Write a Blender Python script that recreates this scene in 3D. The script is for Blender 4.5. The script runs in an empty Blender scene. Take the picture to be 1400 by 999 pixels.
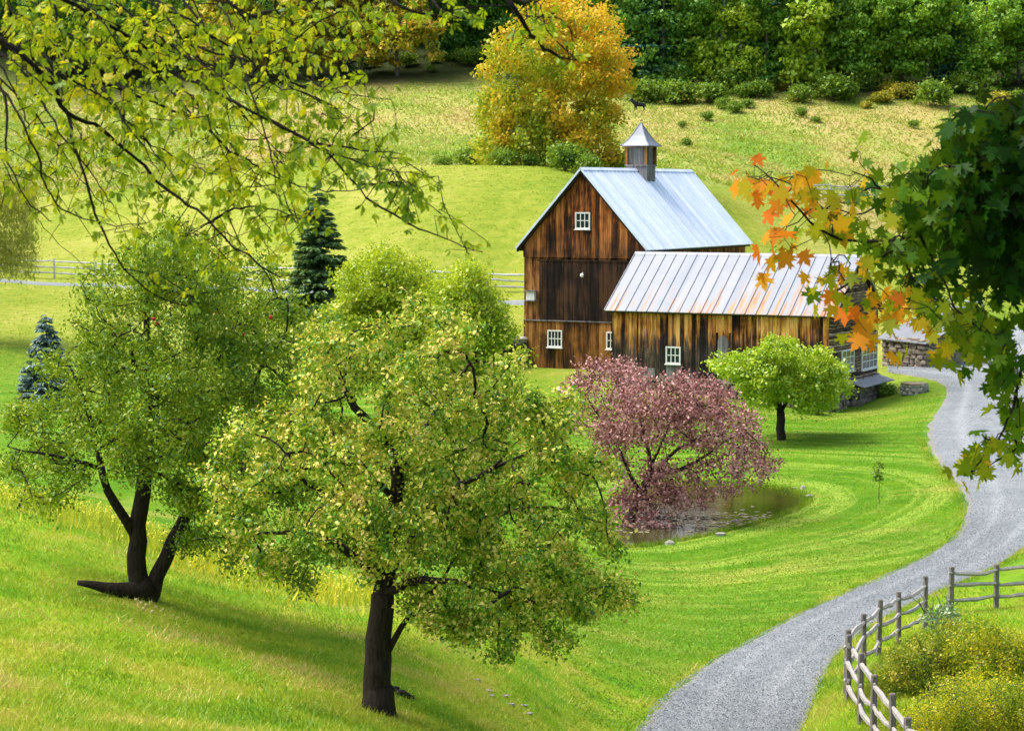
import bpy, bmesh, math, random
import numpy as np
R_ = math.radians
sc = bpy.context.scene
COL = sc.collection

# ------------------------------------------------------------------ camera, sky, sun, exposure
FPX, ZC = 3000.0, 11.42
PIT = math.atan((499.5 - 260) / FPX)
cam = bpy.data.cameras.new('camera'); camo = bpy.data.objects.new('camera', cam); COL.objects.link(camo)
cam.sensor_width = 36; cam.lens = 36 * FPX / 1400; cam.clip_start = .5; cam.clip_end = 3000
camo.location = (0, 0, ZC); camo.rotation_euler = (R_(90) - PIT, 0, 0)
cam.dof.use_dof = True; cam.dof.focus_distance = 38; cam.dof.aperture_fstop = 11
sc.camera = camo
SUN_EL, SUN_AZ = 60, -82            # azimuth from +Y (away from the camera) towards +X
w = bpy.data.worlds.new('World'); sc.world = w; w.use_nodes = True
nt = w.node_tree; bg = nt.nodes['Background']; sky = nt.nodes.new('ShaderNodeTexSky')
sky.sky_type = 'NISHITA'; sky.sun_disc = False; sky.sun_elevation = R_(SUN_EL); sky.sun_rotation = R_(SUN_AZ)
sky.dust_density = 6; sky.air_density = 1.0
nt.links.new(sky.outputs[0], bg.inputs[0]); bg.inputs[1].default_value = .15
sun = bpy.data.lights.new('sun', 'SUN'); suno = bpy.data.objects.new('sun', sun); COL.objects.link(suno)
sun.energy = 2.05; sun.angle = R_(30); sun.color = (1, .95, .86)
suno.rotation_euler = (R_(90 - SUN_EL), 0, R_(180 - SUN_AZ)); suno.location = (-20, 20, 60)
sc.view_settings.view_transform = 'Standard'; sc.view_settings.look = 'None'
sc.view_settings.exposure = 1.04; sc.view_settings.gamma = 1
sc.render.engine = 'CYCLES'
sc.cycles.max_bounces = 6; sc.cycles.diffuse_bounces = 4; sc.cycles.transmission_bounces = 4

# ------------------------------------------------------------------ pixel <-> place helpers (only used to measure where things stand)
def ray(px, py):
    xc = (px - 700) / FPX; yc = (499.5 - py) / FPX
    return np.array([xc, math.cos(PIT) + yc * math.sin(PIT), -math.sin(PIT) + yc * math.cos(PIT)])
def W(px, py, Y):
    d = ray(px, py); return np.array([0, 0, ZC]) + d * (Y / d[1])

# ------------------------------------------------------------------ terrain height: thin-plate spline through surveyed points
CP = [  # px, py, distance
 (0,999,26),(250,999,28),(500,999,31.5),(700,999,37.5),(800,990,43),(0,815,38),(195,818,40),(515,970,34),(400,850,42),(640,838,48),
 (700,930,42),(860,965,47),(860,870,56),(0,692,48),(130,722,48),(300,795,46.5),(480,830,47.5),
 (0,600,98),(30,540,118),(300,600,98),(300,540,118),(500,600,98),(600,560,114),(560,700,84),(300,690,84),(700,520,135),(760,640,100),(720,740,78),
 (880,748,79),(950,800,70),(1000,728,83),(1105,692,90),(1090,760,75),(1150,560,125.4),(1195,540,130.8),(1068,602,109),(900,650,101),(1000,600,112),
 (1290,745,78),(1318,690,86),(1275,590,110),(1300,530,128),(1250,505,137),(1400,640,96),(1400,720,80),(1362,831,63),(1265,860,57),(1181,915,50),
 (1155,954,45.5),(1270,1095,36.5),(980,999,45.5),(1095,999,44.5),(1400,980,43),(1250,535,128),(830,516,133),(1000,526,131),
 (1340,400,185),(1300,440,168),(1350,350,220),(1200,272,240),(1100,200,270),(1100,131,310),(1400,131,310),(900,131,310),(870,160,285),
 (540,102,320),(300,110,320),(100,115,320),(560,180,275),(610,236,232),(300,236,240),
 (390,226,204),(600,234,191),(700,243,186),(770,255,181),(600,300,172),(690,330,167),(690,378,161),(690,409,154),(700,450,146),(690,500,137),
 (50,384,172),(200,388,170),(400,398,160),(50,300,205),(200,260,215),(30,232,245),(50,450,148),(250,460,144),(450,460,144)]
CPW = [W(*c) for c in CP] + [np.array(p, float) for p in [(0,0,9.75),(-2.5,12,7.7),(3,12,6.6),(-5,2,9.7),(6,3,7.5),(0,-12,11.5),(0,20,5.9),(-5,22,5.55),(6,25,3.6),
   (0,380,46),(90,380,46),(-90,380,50),(0,470,72),(0,680,120),(150,680,120),(-150,680,120),(15,150,2.2),(25,165,2.6)]]
CPW = np.array(CPW)
def warp(x, y):
    y = np.maximum(y, -20); s = np.clip(x / (y + 25), -.42, .42)
    return np.stack([3 * s, np.log(y + 25)], -1)
def _tps(d2): return .5 * d2 * np.log(d2 + 1e-12)
_A = warp(CPW[:, 0], CPW[:, 1]); _n = len(_A)
_K = _tps(((_A[:, None] - _A[None]) ** 2).sum(-1)) + np.eye(_n) * 1e-3
_P = np.c_[np.ones(_n), _A]
_M = np.block([[_K, _P], [_P.T, np.zeros((3, 3))]])
_sol = np.linalg.solve(_M, np.r_[CPW[:, 2], 0, 0, 0])
POND_Z = -1.62
def _pp(px, py):
    d = ray(px, py); t = (POND_Z - ZC) / d[2]; return (np.array([0, 0, ZC]) + d * t)[:2]
POND = np.array([_pp(*q) for q in [(846,752),(905,745),(985,729),(1060,709),(1107,690),(1098,674),(1040,665),(960,659),(893,659),(852,676),(820,700),(818,735)]])
for _ in range(3):                                       # corner-cutting: a smooth outline
    nx = np.roll(POND, -1, 0); POND = np.stack([POND * .75 + nx * .25, POND * .25 + nx * .75], 1).reshape(-1, 2)
def pond_dist(x, y):
    x = np.asarray(x, float).ravel(); y = np.asarray(y, float).ravel()
    best = np.full(x.shape, 1e9); ins = np.zeros(x.shape, bool)
    for a, b in zip(POND, np.roll(POND, -1, 0)):
        ab = b - a; t = np.clip(((x - a[0]) * ab[0] + (y - a[1]) * ab[1]) / (ab @ ab), 0, 1)
        best = np.minimum(best, np.hypot(x - a[0] - t * ab[0], y - a[1] - t * ab[1]))
        c = ((a[1] > y) != (b[1] > y)) & (x < (b[0] - a[0]) * (y - a[1]) / (b[1] - a[1] + 1e-12) + a[0]); ins ^= c
    return np.where(ins, -best, best)
def H(x, y):
    x = np.asarray(x, float); y = np.asarray(y, float); shp = x.shape
    x = x.ravel(); y = y.ravel(); q = warp(x, y); z = np.empty(len(x))
    for i in range(0, len(x), 20000):
        qq = q[i:i + 20000]
        k = _tps(((qq[:, None] - _A[None]) ** 2).sum(-1))
        z[i:i + 20000] = k @ _sol[:_n] + _sol[_n] + qq @ _sol[_n + 1:]
    m = (np.abs(y - 88) < 22) & (np.abs(x - 8) < 18)
    if m.any():
        d = pond_dist(x[m], y[m]); t = np.clip((3.5 - d) / 3.7, 0, 1); t = t * t * (3 - 2 * t)
        bank = POND_Z + np.where(d > 0, .03 + .1 * d, .5 * np.maximum(d, -1))
        z[m] = z[m] * (1 - t) + bank * t
    far = np.clip((y - 60) / 100, 0, 1)
    z = z + .05 * np.sin(x * 1.3 + .7 * y) * np.sin(y * .9 - .4 * x) * np.exp(-((y - 36) / 14) ** 2) \
          + .22 * far * np.clip((y - 180) / 60, 0, 1) * (np.sin(x * .21 + 1) * np.sin(y * .17) + .6 * np.sin(x * .5 + y * .33))
    return z.reshape(shp)
def h1(x, y): return float(H(np.array([x]), np.array([y]))[0])
_YS = np.concatenate([np.linspace(18, 150, 700), np.linspace(150.3, 500, 700)])
def hit(px, py):
    d = ray(px, py); t = _YS / d[1]; X = d[0] * t; Z = ZC + d[2] * t
    g = Z - H(X, _YS); i = np.argmax(g < 0)
    if i == 0: i = len(g) - 1
    f = g[i - 1] / (g[i - 1] - g[i] + 1e-9)
    Y = _YS[i - 1] + f * (_YS[i] - _YS[i - 1]); p = W(px, py, Y); p[2] = h1(p[0], p[1]); return p
def foot(px, Y):
    x = (px - 700) / FPX * Y / math.cos(PIT); return np.array([x, Y, h1(x, Y)])

# ------------------------------------------------------------------ materials
def hexc(h, a=1.0):
    h = h.lstrip('#'); o = []
    for i in (0, 2, 4):
        v = int(h[i:i + 2], 16) / 255; o.append(v / 12.92 if v <= .04045 else ((v + .055) / 1.055) ** 2.4)
    return (o[0], o[1], o[2], a)
class NT:
    def __init__(s, name):
        s.m = bpy.data.materials.new(name); s.m.use_nodes = True; s.t = s.m.node_tree; s.t.nodes.clear()
        s.out = s.t.nodes.new('ShaderNodeOutputMaterial')
    def n(s, typ, **kw):
        o = s.t.nodes.new(typ)
        for k, v in kw.items():
            if k.startswith('i_'):
                key = k[2:]; key = int(key) if key.isdigit() else key.replace('_', ' ')
                s.set(o.inputs[key], v)
            else: setattr(o, k, v)
        return o
    def set(s, inp, v):
        if hasattr(v, 'is_output') or isinstance(v, bpy.types.NodeSocket): s.t.links.new(v, inp)
        else: inp.default_value = v
    def math(s, op, a, b=0.0, clamp=False):
        o = s.n('ShaderNodeMath', operation=op, use_clamp=clamp); s.set(o.inputs[0], a); s.set(o.inputs[1], b); return o.outputs[0]
    def mix(s, f, a, b, mode='MIX'):
        o = s.n('ShaderNodeMixRGB', blend_type=mode); s.set(o.inputs[0], f); s.set(o.inputs[1], a); s.set(o.inputs[2], b); return o.outputs[0]
    def noise(s, vec, scale, detail=4, rough=.6):
        o = s.n('ShaderNodeTexNoise'); s.set(o.inputs['Vector'], vec); o.inputs['Scale'].default_value = scale
        o.inputs['Detail'].default_value = detail; o.inputs['Roughness'].default_value = rough; return o.outputs[0]
    def ramp(s, f, stops):
        o = s.n('ShaderNodeValToRGB'); e = o.color_ramp.elements
        while len(e) < len(stops): e.new(.5)
        for i, (p, c) in enumerate(stops): e[i].position = p; e[i].color = c if not isinstance(c, str) else hexc(c)
        s.set(o.inputs[0], f); return o.outputs[0]
    def maprange(s, v, a, b, c=0.0, d=1.0):
        o = s.n('ShaderNodeMapRange'); s.set(o.inputs[0], v)
        for i, q in enumerate((a, b, c, d)): o.inputs[i + 1].default_value = q
        return o.outputs[0]
    def mapping(s, vec, scale):
        o = s.n('ShaderNodeMapping'); s.set(o.inputs['Vector'], vec); o.inputs['Scale'].default_value = scale; return o.outputs[0]
    def obj(s): return s.n('ShaderNodeTexCoord').outputs['Object']
    def attr(s, name): return s.n('ShaderNodeAttribute', attribute_name=name)
    def bump(s, hgt, strength, dist=.05):
        o = s.n('ShaderNodeBump'); o.inputs['Strength'].default_value = strength; o.inputs['Distance'].default_value = dist
        s.set(o.inputs['Height'], hgt); return o.outputs[0]
    def bsdf(s, col, rough=.8, metal=0, normal=None, spec=.3):
        o = s.n('ShaderNodeBsdfPrincipled'); s.set(o.inputs['Base Color'], col); s.set(o.inputs['Roughness'], rough); s.set(o.inputs['Metallic'], metal)
        o.inputs['Specular IOR Level'].default_value = spec
        if normal is not None: s.set(o.inputs['Normal'], normal)
        s.t.links.new(o.outputs[0], s.out.inputs[0]); return o
def leaf_mat(name, stops, trans=.38, clump=1.2, gloss=.05, wgt=.55, tint=.3):
    """leaf: reflects and lets light through; hue by leaf and by clump"""
    k = NT(name); r = k.attr('rnd').outputs['Fac']; nz = k.noise(k.obj(), clump, 3)
    nzs = k.maprange(nz, .3, .7)
    f = k.math('ADD', k.math('MULTIPLY', r, wgt), k.math('MULTIPLY', nzs, 1 - wgt))
    c = k.ramp(f, stops)
    d = k.n('ShaderNodeBsdfDiffuse'); k.set(d.inputs[0], c)
    t = k.n('ShaderNodeBsdfTranslucent'); k.set(t.inputs[0], k.mix(tint, c, (.55, .6, .02, 1), 'MIX'))
    g = k.n('ShaderNodeBsdfGlossy'); g.inputs['Roughness'].default_value = .45; g.inputs[0].default_value = (.8, .85, .8, 1)
    m = k.n('ShaderNodeMixShader'); m.inputs[0].default_value = trans; k.t.links.new(d.outputs[0], m.inputs[1]); k.t.links.new(t.outputs[0], m.inputs[2])
    m2 = k.n('ShaderNodeMixShader'); m2.inputs[0].default_value = gloss; k.t.links.new(m.outputs[0], m2.inputs[1]); k.t.links.new(g.outputs[0], m2.inputs[2])
    k.t.links.new(m2.outputs[0], k.out.inputs[0]); return k.m
def plain(name, col, rough=.8, nscale=6, var=.35, bump=.3, spec=.3, metal=0):
    k = NT(name); o = k.obj(); n = k.noise(o, nscale, 6)
    c = hexc(col) if isinstance(col, str) else col
    lo = tuple(v * (1 - var) for v in c[:3]) + (1,); hi = tuple(min(1, v * (1 + var)) for v in c[:3]) + (1,)
    k.bsdf(k.ramp(n, [(.3, lo), (.7, hi)]), rough, metal, k.bump(k.noise(o, nscale * 4, 5), bump), spec); return k.m
def bark(name, lo, hi, sc=5):
    k = NT(name); o = k.mapping(k.obj(), (sc, sc, sc * .25)); n = k.noise(o, 3, 7, .7)
    k.bsdf(k.ramp(n, [(.3, lo), (.7, hi)]), .95, 0, k.bump(n, .9, .06), .15); return k.m
def board_mat(name, stops, width=.26, fade=None, gap=.05, dark=(.012, .009, .008, 1)):
    """vertical weathered boards; fade = (z0, z1, colours below) for the stain that creeps up from the ground"""
    k = NT(name); o = k.obj(); s = k.n('ShaderNodeSeparateXYZ'); k.set(s.inputs[0], o); X, Y, Z = s.outputs
    wv = k.math('ADD', k.math('ADD', X, Y), 50.0); q = k.math('DIVIDE', wv, width); bid = k.math('FLOOR', q); fr = k.math('FRACT', q)
    wn = k.n('ShaderNodeTexWhiteNoise', noise_dimensions='1D'); k.set(wn.inputs['W'], bid)
    cmb = k.n('ShaderNodeCombineXYZ'); k.set(cmb.inputs[0], k.math('MULTIPLY', wv, 5.5)); k.set(cmb.inputs[1], k.math('MULTIPLY', bid, 3.7)); k.set(cmb.inputs[2], k.math('MULTIPLY', Z, .55))
    st = k.noise(cmb.outputs[0], 1.0, 6, .65); big = k.noise(o, .45, 3)
    f = k.math('ADD', k.math('MULTIPLY', st, .75), k.math('ADD', k.math('MULTIPLY', wn.outputs[0], .22), k.math('MULTIPLY', big, .62)))
    f = k.math('SUBTRACT', f, .25)
    c = k.ramp(f, stops)
    if fade:
        z0, z1, lo = fade
        edge = k.math('ADD', Z, k.math('MULTIPLY', k.math('SUBTRACT', k.noise(cmb.outputs[0], .9, 5, .7), .5), 5.5))
        edge = k.math('ADD', edge, k.math('MULTIPLY', k.math('SUBTRACT', wn.outputs[0], .5), 1.0))
        m = k.maprange(edge, z0, z1)
        c = k.mix(m, k.ramp(f, lo), c)
    gp = k.math('LESS_THAN', fr, gap); c = k.mix(gp, c, dark)
    hgt = k.math('SUBTRACT', k.math('MULTIPLY', st, .4), gp)
    k.bsdf(c, .9, 0, k.bump(hgt, .6, .03), .15); return k.m
def metal_mat(name, rust, rust_lo, rust_hi):
    k = NT(name); o = k.obj(); s = k.n('ShaderNodeSeparateXYZ'); k.set(s.inputs[0], o)
    n = k.noise(o, .5, 4); pan = k.n('ShaderNodeTexWhiteNoise', noise_dimensions='1D')
    return k, o, s

# ------------------------------------------------------------------ mesh helpers
def tag(o, label=None, cat=None, group=None, kind=None):
    if label: o['label'] = label
    if cat: o['category'] = cat
    if group: o['group'] = group
    if kind: o['kind'] = kind
    return o
def empty(name, loc, rz=0, label=None, cat=None, group=None):
    o = bpy.data.objects.new(name, None); COL.objects.link(o); o.location = tuple(loc); o.rotation_euler = (0, 0, rz); o.empty_display_size = .3
    return tag(o, label, cat, group)
def link_mesh(name, me, mat, parent=None):
    o = bpy.data.objects.new(name, me); COL.objects.link(o)
    if mat is not None:
        for m in (mat if isinstance(mat, list) else [mat]): me.materials.append(m)
    if parent is not None: o.parent = parent
    return o
def poly_mesh(name, V, k, rnd=None, extra=None, smooth=False):
    """V: (n*k, 3) points; every k of them are one face"""
    V = np.asarray(V, np.float32); n = len(V) // k
    me = bpy.data.meshes.new(name); me.vertices.add(n * k); me.vertices.foreach_set('co', V.ravel())
    me.loops.add(n * k); me.loops.foreach_set('vertex_index', np.arange(n * k, dtype=np.int32))
    me.polygons.add(n); me.polygons.foreach_set('loop_start', np.arange(0, n * k, k, dtype=np.int32)); me.polygons.foreach_set('loop_total', np.full(n, k, np.int32))
    if rnd is not None:
        a = me.attributes.new('rnd', 'FLOAT', 'POINT'); a.data.foreach_set('value', np.repeat(np.asarray(rnd, np.float32), k))
    me.update(calc_edges=True); return me
def grid_mesh(name, P, attrs=None, smooth=True):
    r, c = P.shape[:2]; V = P.reshape(-1, 3).astype(np.float32); i = np.arange(r * c).reshape(r, c)
    Q = np.stack([i[:-1, :-1], i[:-1, 1:], i[1:, 1:], i[1:, :-1]], -1).reshape(-1, 4).astype(np.int32)
    me = bpy.data.meshes.new(name); me.vertices.add(len(V)); me.vertices.foreach_set('co', V.ravel())
    me.loops.add(Q.size); me.loops.foreach_set('vertex_index', Q.ravel()); me.polygons.add(len(Q))
    me.polygons.foreach_set('loop_start', np.arange(0, Q.size, 4, dtype=np.int32)); me.polygons.foreach_set('loop_total', np.full(len(Q), 4, np.int32))
    if smooth: me.polygons.foreach_set('use_smooth', np.ones(len(Q), bool))
    for k, v in (attrs or {}).items():
        a = me.attributes.new(k, 'FLOAT', 'POINT'); a.data.foreach_set('value', v.ravel().astype(np.float32))
    me.update(calc_edges=True); return me
class MB:
    """collects shapes into ONE mesh"""
    def __init__(s): s.v = []; s.f = []; s.sm = []
    def add(s, v, f, sm=False):
        b = len(s.v); s.v += [tuple(map(float, p)) for p in v]; s.f += [tuple(i + b for i in q) for q in f]; s.sm += [sm] * len(f); return s
    def box(s, lo, hi):
        x0, y0, z0 = lo; x1, y1, z1 = hi
        return s.add([(x0,y0,z0),(x1,y0,z0),(x1,y1,z0),(x0,y1,z0),(x0,y0,z1),(x1,y0,z1),(x1,y1,z1),(x0,y1,z1)],
                     [(0,3,2,1),(4,5,6,7),(0,1,5,4),(1,2,6,5),(2,3,7,6),(3,0,4,7)])
    def prism(s, pts, off):
        """pts: closed outline (3D); off: extrusion vector"""
        n = len(pts); off = np.array(off); a = [np.array(p, float) for p in pts]
        return s.add(a + [p + off for p in a], [tuple(range(n - 1, -1, -1)), tuple(range(n, 2 * n))] + [(i, (i + 1) % n, n + (i + 1) % n, n + i) for i in range(n)])
    def tube(s, pts, rad, k=6, cap=True, sm=True):
        P = np.array(pts, float); n = len(P)
        rad = np.full(n, rad) if np.isscalar(rad) else np.array(rad, float)
        T = np.gradient(P, axis=0); T /= np.linalg.norm(T, axis=1, keepdims=True) + 1e-12
        up = np.array([0, 0, 1.]) if abs(T[0, 2]) < .9 else np.array([1., 0, 0])
        A = np.cross(T, up); A /= np.linalg.norm(A, axis=1, keepdims=True) + 1e-9
        for i in range(1, n):
            if A[i] @ A[i - 1] < 0: A[i] = -A[i]
        B = np.cross(T, A); th = np.arange(k) * 2 * math.pi / k
        V = P[:, None] + rad[:, None, None] * (np.cos(th)[None, :, None] * A[:, None] + np.sin(th)[None, :, None] * B[:, None])
        F = [(i * k + j, i * k + (j + 1) % k, (i + 1) * k + (j + 1) % k, (i + 1) * k + j) for i in range(n - 1) for j in range(k)]
        if cap: F += [tuple(range(k - 1, -1, -1)), tuple((n - 1) * k + j for j in range(k))]
        return s.add(V.reshape(-1, 3), F, sm)
    def blob(s, c, r, rng, k=7, rough=.18):
        """a rounded irregular stone"""
        V = []; m = 5
        ph = rng.uniform(0, 6.28, 6)
        for i in range(m + 1):
            a = math.pi * i / m
            for j in range(k):
                b = 2 * math.pi * j / k; d = np.array([math.sin(a) * math.cos(b), math.sin(a) * math.sin(b), math.cos(a)])
                q = 1 + rough * (math.sin(3 * d[0] + ph[0]) + math.sin(3 * d[1] + ph[1]) + math.sin(4 * d[2] + ph[2])) / 1.5
                d = np.sign(d) * np.abs(d) ** .75
                V.append(np.array(c) + d * np.array(r) * q)
        F = [(i * k + j, (i + 1) * k + j, (i + 1) * k + (j + 1) % k, i * k + (j + 1) % k) for i in range(m) for j in range(k)]
        return s.add(V, F, False)
    def mesh(s, name, bevel=0):
        me = bpy.data.meshes.new(name); me.from_pydata(s.v, [], s.f); me.polygons.foreach_set('use_smooth', np.array(s.sm, bool)); me.update(); return me
    def build(s, name, mat, parent=None): return link_mesh(name, s.mesh(name), mat, parent)

def unit(v): return v / (np.linalg.norm(v, axis=-1, keepdims=True) + 1e-9)
KITE = np.array([(-.5, 0, 0), (-.05, .5, .06), (.5, 0, -.12), (-.05, -.5, .06)])
LEAFLET = np.array([(-.5, 0, 0), (-.15, .3, .03), (.2, .5, .0), (.42, .3, -.06), (.55, 0, -.12), (.42, -.3, -.06), (.2, -.5, .0), (-.15, -.3, .03)])
_mp = [(0, 0), (.05, .18), (-.08, .40), (.12, .32), (.14, .54), (.26, .34), (.34, .28), (.50, .62), (.54, .46), (.74, .52), (.62, .30), (.56, .16), (.76, .20), (.86, .10), (1.08, 0)]
MAPLE = np.array([(x - .45, y, -.25 * abs(y) - .12 * x * x) for x, y in _mp] + [(x - .45, -y, -.25 * abs(y) - .12 * x * x) for x, y in _mp[-2:0:-1]])
def leaves(C, T, N, L, Wd, shape=KITE):
    """leaf outlines at points C, along T, facing N"""
    T = unit(T); B = unit(np.cross(N, T)); N = np.cross(T, B); L = np.broadcast_to(L, len(C)); Wd = np.broadcast_to(Wd, len(C))
    s = shape
    V = C[:, None] + T[:, None] * (s[None, :, :1] * L[:, None, None]) + B[:, None] * (s[None, :, 1:2] * Wd[:, None, None]) + N[:, None] * (s[None, :, 2:] * L[:, None, None])
    return V.reshape(-1, 3), len(s)

# ------------------------------------------------------------------ growing trees
def lobe_points(rng, lobes, n, shell=.55):
    vol = np.array([(l[1][0] * l[1][1] * l[1][2]) ** (2 / 3) * (l[2] if len(l) > 2 else 1) for l in lobes]); idx = rng.choice(len(lobes), n, p=vol / vol.sum())
    c = np.array([l[0] for l in lobes])[idx]; r = np.array([l[1] for l in lobes])[idx]
    d = unit(rng.normal(size=(n, 3))); q = (shell ** 3 + (1 - shell ** 3) * rng.random(n)) ** (1 / 3)
    return c + d * r * q[:, None]
def grow(rng, limbs, att, seg=.3, rtip=.006, power=.5, wig=.12, sides=5):
    """limbs: list of (points, r0, r1); att: twig ends. Returns wood mesh builder and twig paths"""
    P = []; par = []; rad0 = []; mb = MB()
    for pts, r0, r1 in limbs:
        pts = np.array(pts, float); out = [pts[0]]
        for a, b in zip(pts[:-1], pts[1:]):
            m = max(1, int(np.linalg.norm(b - a) / seg)); out += [a + (b - a) * (i + 1) / m for i in range(m)]
        out = np.array(out)
        if len(out) > 4:                                       # smooth
            for _ in range(2): out[1:-1] = .5 * out[1:-1] + .25 * (out[:-2] + out[2:])
            out[1:-1] += rng.normal(size=(len(out) - 2, 3)) * seg * .06
        rr = np.linspace(r0, r1, len(out)); mb.tube(out, rr, 8 if r0 > .05 else 6)
        for i, p in enumerate(out): P.append(p); par.append(-1); rad0.append(rr[i])
    nl = len(P); cap = nl + len(att) * 40; A = np.zeros((cap, 3)); A[:nl] = P; n = nl
    att = np.asarray(att); d0 = np.array([np.min(((A[:nl] - a) ** 2).sum(1)) for a in att]); twigs = []
    dep = np.zeros(cap)
    for a in att[np.argsort(d0)]:
        dd = np.sqrt(((A[:n] - a) ** 2).sum(1)); cost = dd + .25 * dep[:n]; j = int(np.argmin(cost)); d = dd[j]
        m = max(1, min(38, int(math.ceil(d / seg)))); side = rng.normal(size=3) * wig * d; side[2] += wig * d * .6; prev = j
        for i in range(1, m + 1):
            t = i / m; p = A[j] + (a - A[j]) * t + side * math.sin(math.pi * t)
            A[n] = p; par.append(prev); dep[n] = dep[prev] + d / m; prev = n; n += 1
        twigs.append(prev)
    cnt = np.zeros(n); cnt[twigs] += 1; main = {}
    for i in range(n - 1, nl - 1, -1): cnt[par[i]] += cnt[i]
    for i in range(nl, n):
        p = par[i]
        if p >= nl and (p not in main or cnt[i] > cnt[main[p]]): main[p] = i
    for i in range(nl, n):
        p = par[i]
        if p < nl or main.get(p) != i:
            ch = [i]
            while ch[-1] in main: ch.append(main[ch[-1]])
            r = rtip * np.maximum(cnt[ch], .6) ** power
            lim = rad0[p] * .8 if p < nl else rtip * cnt[p] ** power
            r = np.minimum(r, lim); pts = np.vstack([A[p], A[ch]]); mb.tube(pts, np.r_[r[0], r], sides, cap=False)
    twp = [A[par[t]] for t in twigs]; return mb, np.array([A[t] for t in twigs]), np.array(twp)
def crown_mesh(rng, tips, tw, per, sig, L, Wd, up=.7, flat=.8, shape=KITE, bias=None, hang=0):
    n = len(tips) * per; C = np.repeat(tips, per, 0); D = np.repeat(unit(tips - tw), per, 0)
    t = rng.random(n)[:, None]; C = C - D * t * sig * 1.2
    off = rng.normal(size=(n, 3)); C = C + off * sig * np.array([1, 1, flat])
    N = rng.normal(size=(n, 3)) * .6 + off * .55 + np.array([0, 0, up]); T = rng.normal(size=(n, 3)) + D * .5; T[:, 2] -= .3 + hang
    q = rng.uniform(.7, 1.25, n)
    V, k = leaves(C, T, unit(N), L * q, Wd * q * rng.uniform(.85, 1.15, n), shape)
    r = rng.random(n)
    if bias is not None: r = np.clip(r * .5 + bias(C) * .5, 0, 1)
    return poly_mesh('crown', V, k, r)
def tree(name, label, cat, base, limbs, lobes, natt, per, L, Wd, leafm, barkm, seed, sig=.17, seg=.3, rtip=.006, shell=.5, group=None, up=.7, flat=.8, extra=None, bias=None, wig=.12, minz=None, power=.5, hang=0, shape=KITE):
    rng = np.random.default_rng(seed); base = np.array(base, float); root = empty(name, base, 0, label, cat, group)
    att = lobe_points(rng, lobes, natt, shell)
    if extra is not None: att = np.vstack([att, extra])
    if minz is not None: att = att[att[:, 2] > minz]
    mb, tips, tw = grow(rng, [(np.array(p) - base, a, b) for p, a, b in limbs], att - base, seg, rtip, power, wig)
    mb.build('trunk', barkm, root)
    link_mesh('crown', crown_mesh(rng, tips, tw, per, sig, L, Wd, up, flat, shape, (lambda C: bias(C + base)) if bias else None, hang), leafm, root)
    return root
def copy_thing(o, loc, rz=0, s=1, label=None, group=None):
    def cp(q, par):
        c = q.copy(); COL.objects.link(c)
        if par is not None: c.parent = par
        for ch in q.children: cp(ch, c)
        return c
    c = cp(o, None); c.location = tuple(loc); c.rotation_euler = (0, 0, rz); c.scale = (s, s, s) if np.isscalar(s) else s
    if label: c['label'] = label
    if group: c['group'] = group
    return c

rng0 = np.random.default_rng(11)
# ================================================================== GROUND
def ground():
    ts = np.linspace(math.log(8.0), math.log(720.0), 660); ys = np.exp(ts) - 25
    ss = np.linspace(-.62, .62, 420); Y = np.repeat(ys[:, None], 420, 1); X = ss[None] * (Y + 25)
    Z = H(X, Y)
    me = None
    sm = lambda v, a, b: np.clip((v - a) / (b - a), 0, 1)
    pd = np.full(X.shape, 60.0); m = (Y > 55) & (Y < 125) & (np.abs(X - 8) < 40); pd[m] = pond_dist(X[m], Y[m])
    wob = 6 * np.sin(X * .07 + 1) + 4 * np.sin(X * .19)
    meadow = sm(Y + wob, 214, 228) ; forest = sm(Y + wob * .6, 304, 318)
    # the rough, unmown slope before the crest on this side of the lawn
    rough = sm(56 - Y - .75 * np.maximum(X + 1, 0) * 1.6, -2, 4) * sm(Y, -30, 5)
    px = 700 + X / np.maximum(Y, 5) * FPX
    rough = np.maximum(rough, sm(px, 1120, 1180) * sm(72 - Y, 0, 6))
    pasture = sm(Y, 118, 150) * (1 - meadow)
    return X, Y, link_mesh('ground', grid_mesh('ground', np.stack([X, Y, Z], -1), dict(meadow=meadow, forest=forest, rough=rough, pasture=pasture, pond=pd)), None)
gx, gy, GROUND = ground(); tag(GROUND, kind='structure')
k = NT('grass_ground'); o = k.obj()
n1 = k.noise(o, .12, 5); n2 = k.noise(o, 1.1, 6, .7); n3 = k.noise(o, 9, 5, .7); n4 = k.noise(k.mapping(o, (1, .35, 1)), .06, 4)
lawn = k.ramp(k.math('ADD', k.math('MULTIPLY', n1, .55), k.math('MULTIPLY', n2, .45)), [(.32, (.04,.15,.003,1)), (.48, (.085,.225,.005,1)), (.7, (.17,.28,.010,1))])
pdv = k.attr('pond').outputs['Fac']
sn = k.n('ShaderNodeTexNoise', noise_dimensions='1D'); k.set(sn.inputs['W'], k.math('ADD', pdv, k.math('MULTIPLY', n1, 1.2))); sn.inputs['Scale'].default_value = .75; sn.inputs['Detail'].default_value = 3
stripe = k.maprange(sn.outputs[0], .40, .62, -.6, 1.1)
lawn = k.mix(k.math('MULTIPLY', k.math('MULTIPLY', k.maprange(stripe, -.2, .9), k.maprange(pdv, 22, 4, .3, 1)), k.maprange(n2, .3, .6, .3, .8)), lawn, (.30,.42,.06,1))
dry = k.maprange(k.noise(k.mapping(o, (.6, 1.3, 1)), .3, 5, .65), .52, .68)
lawn = k.mix(k.math('MULTIPLY', dry, .6), lawn, (.36,.34,.07,1))
past = k.ramp(k.math('ADD', k.math('MULTIPLY', n4, .6), k.math('MULTIPLY', n2, .4)), [(.38, (.14,.23,.014,1)), (.49, (.26,.31,.035,1)), (.60, (.38,.37,.09,1))])
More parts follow.
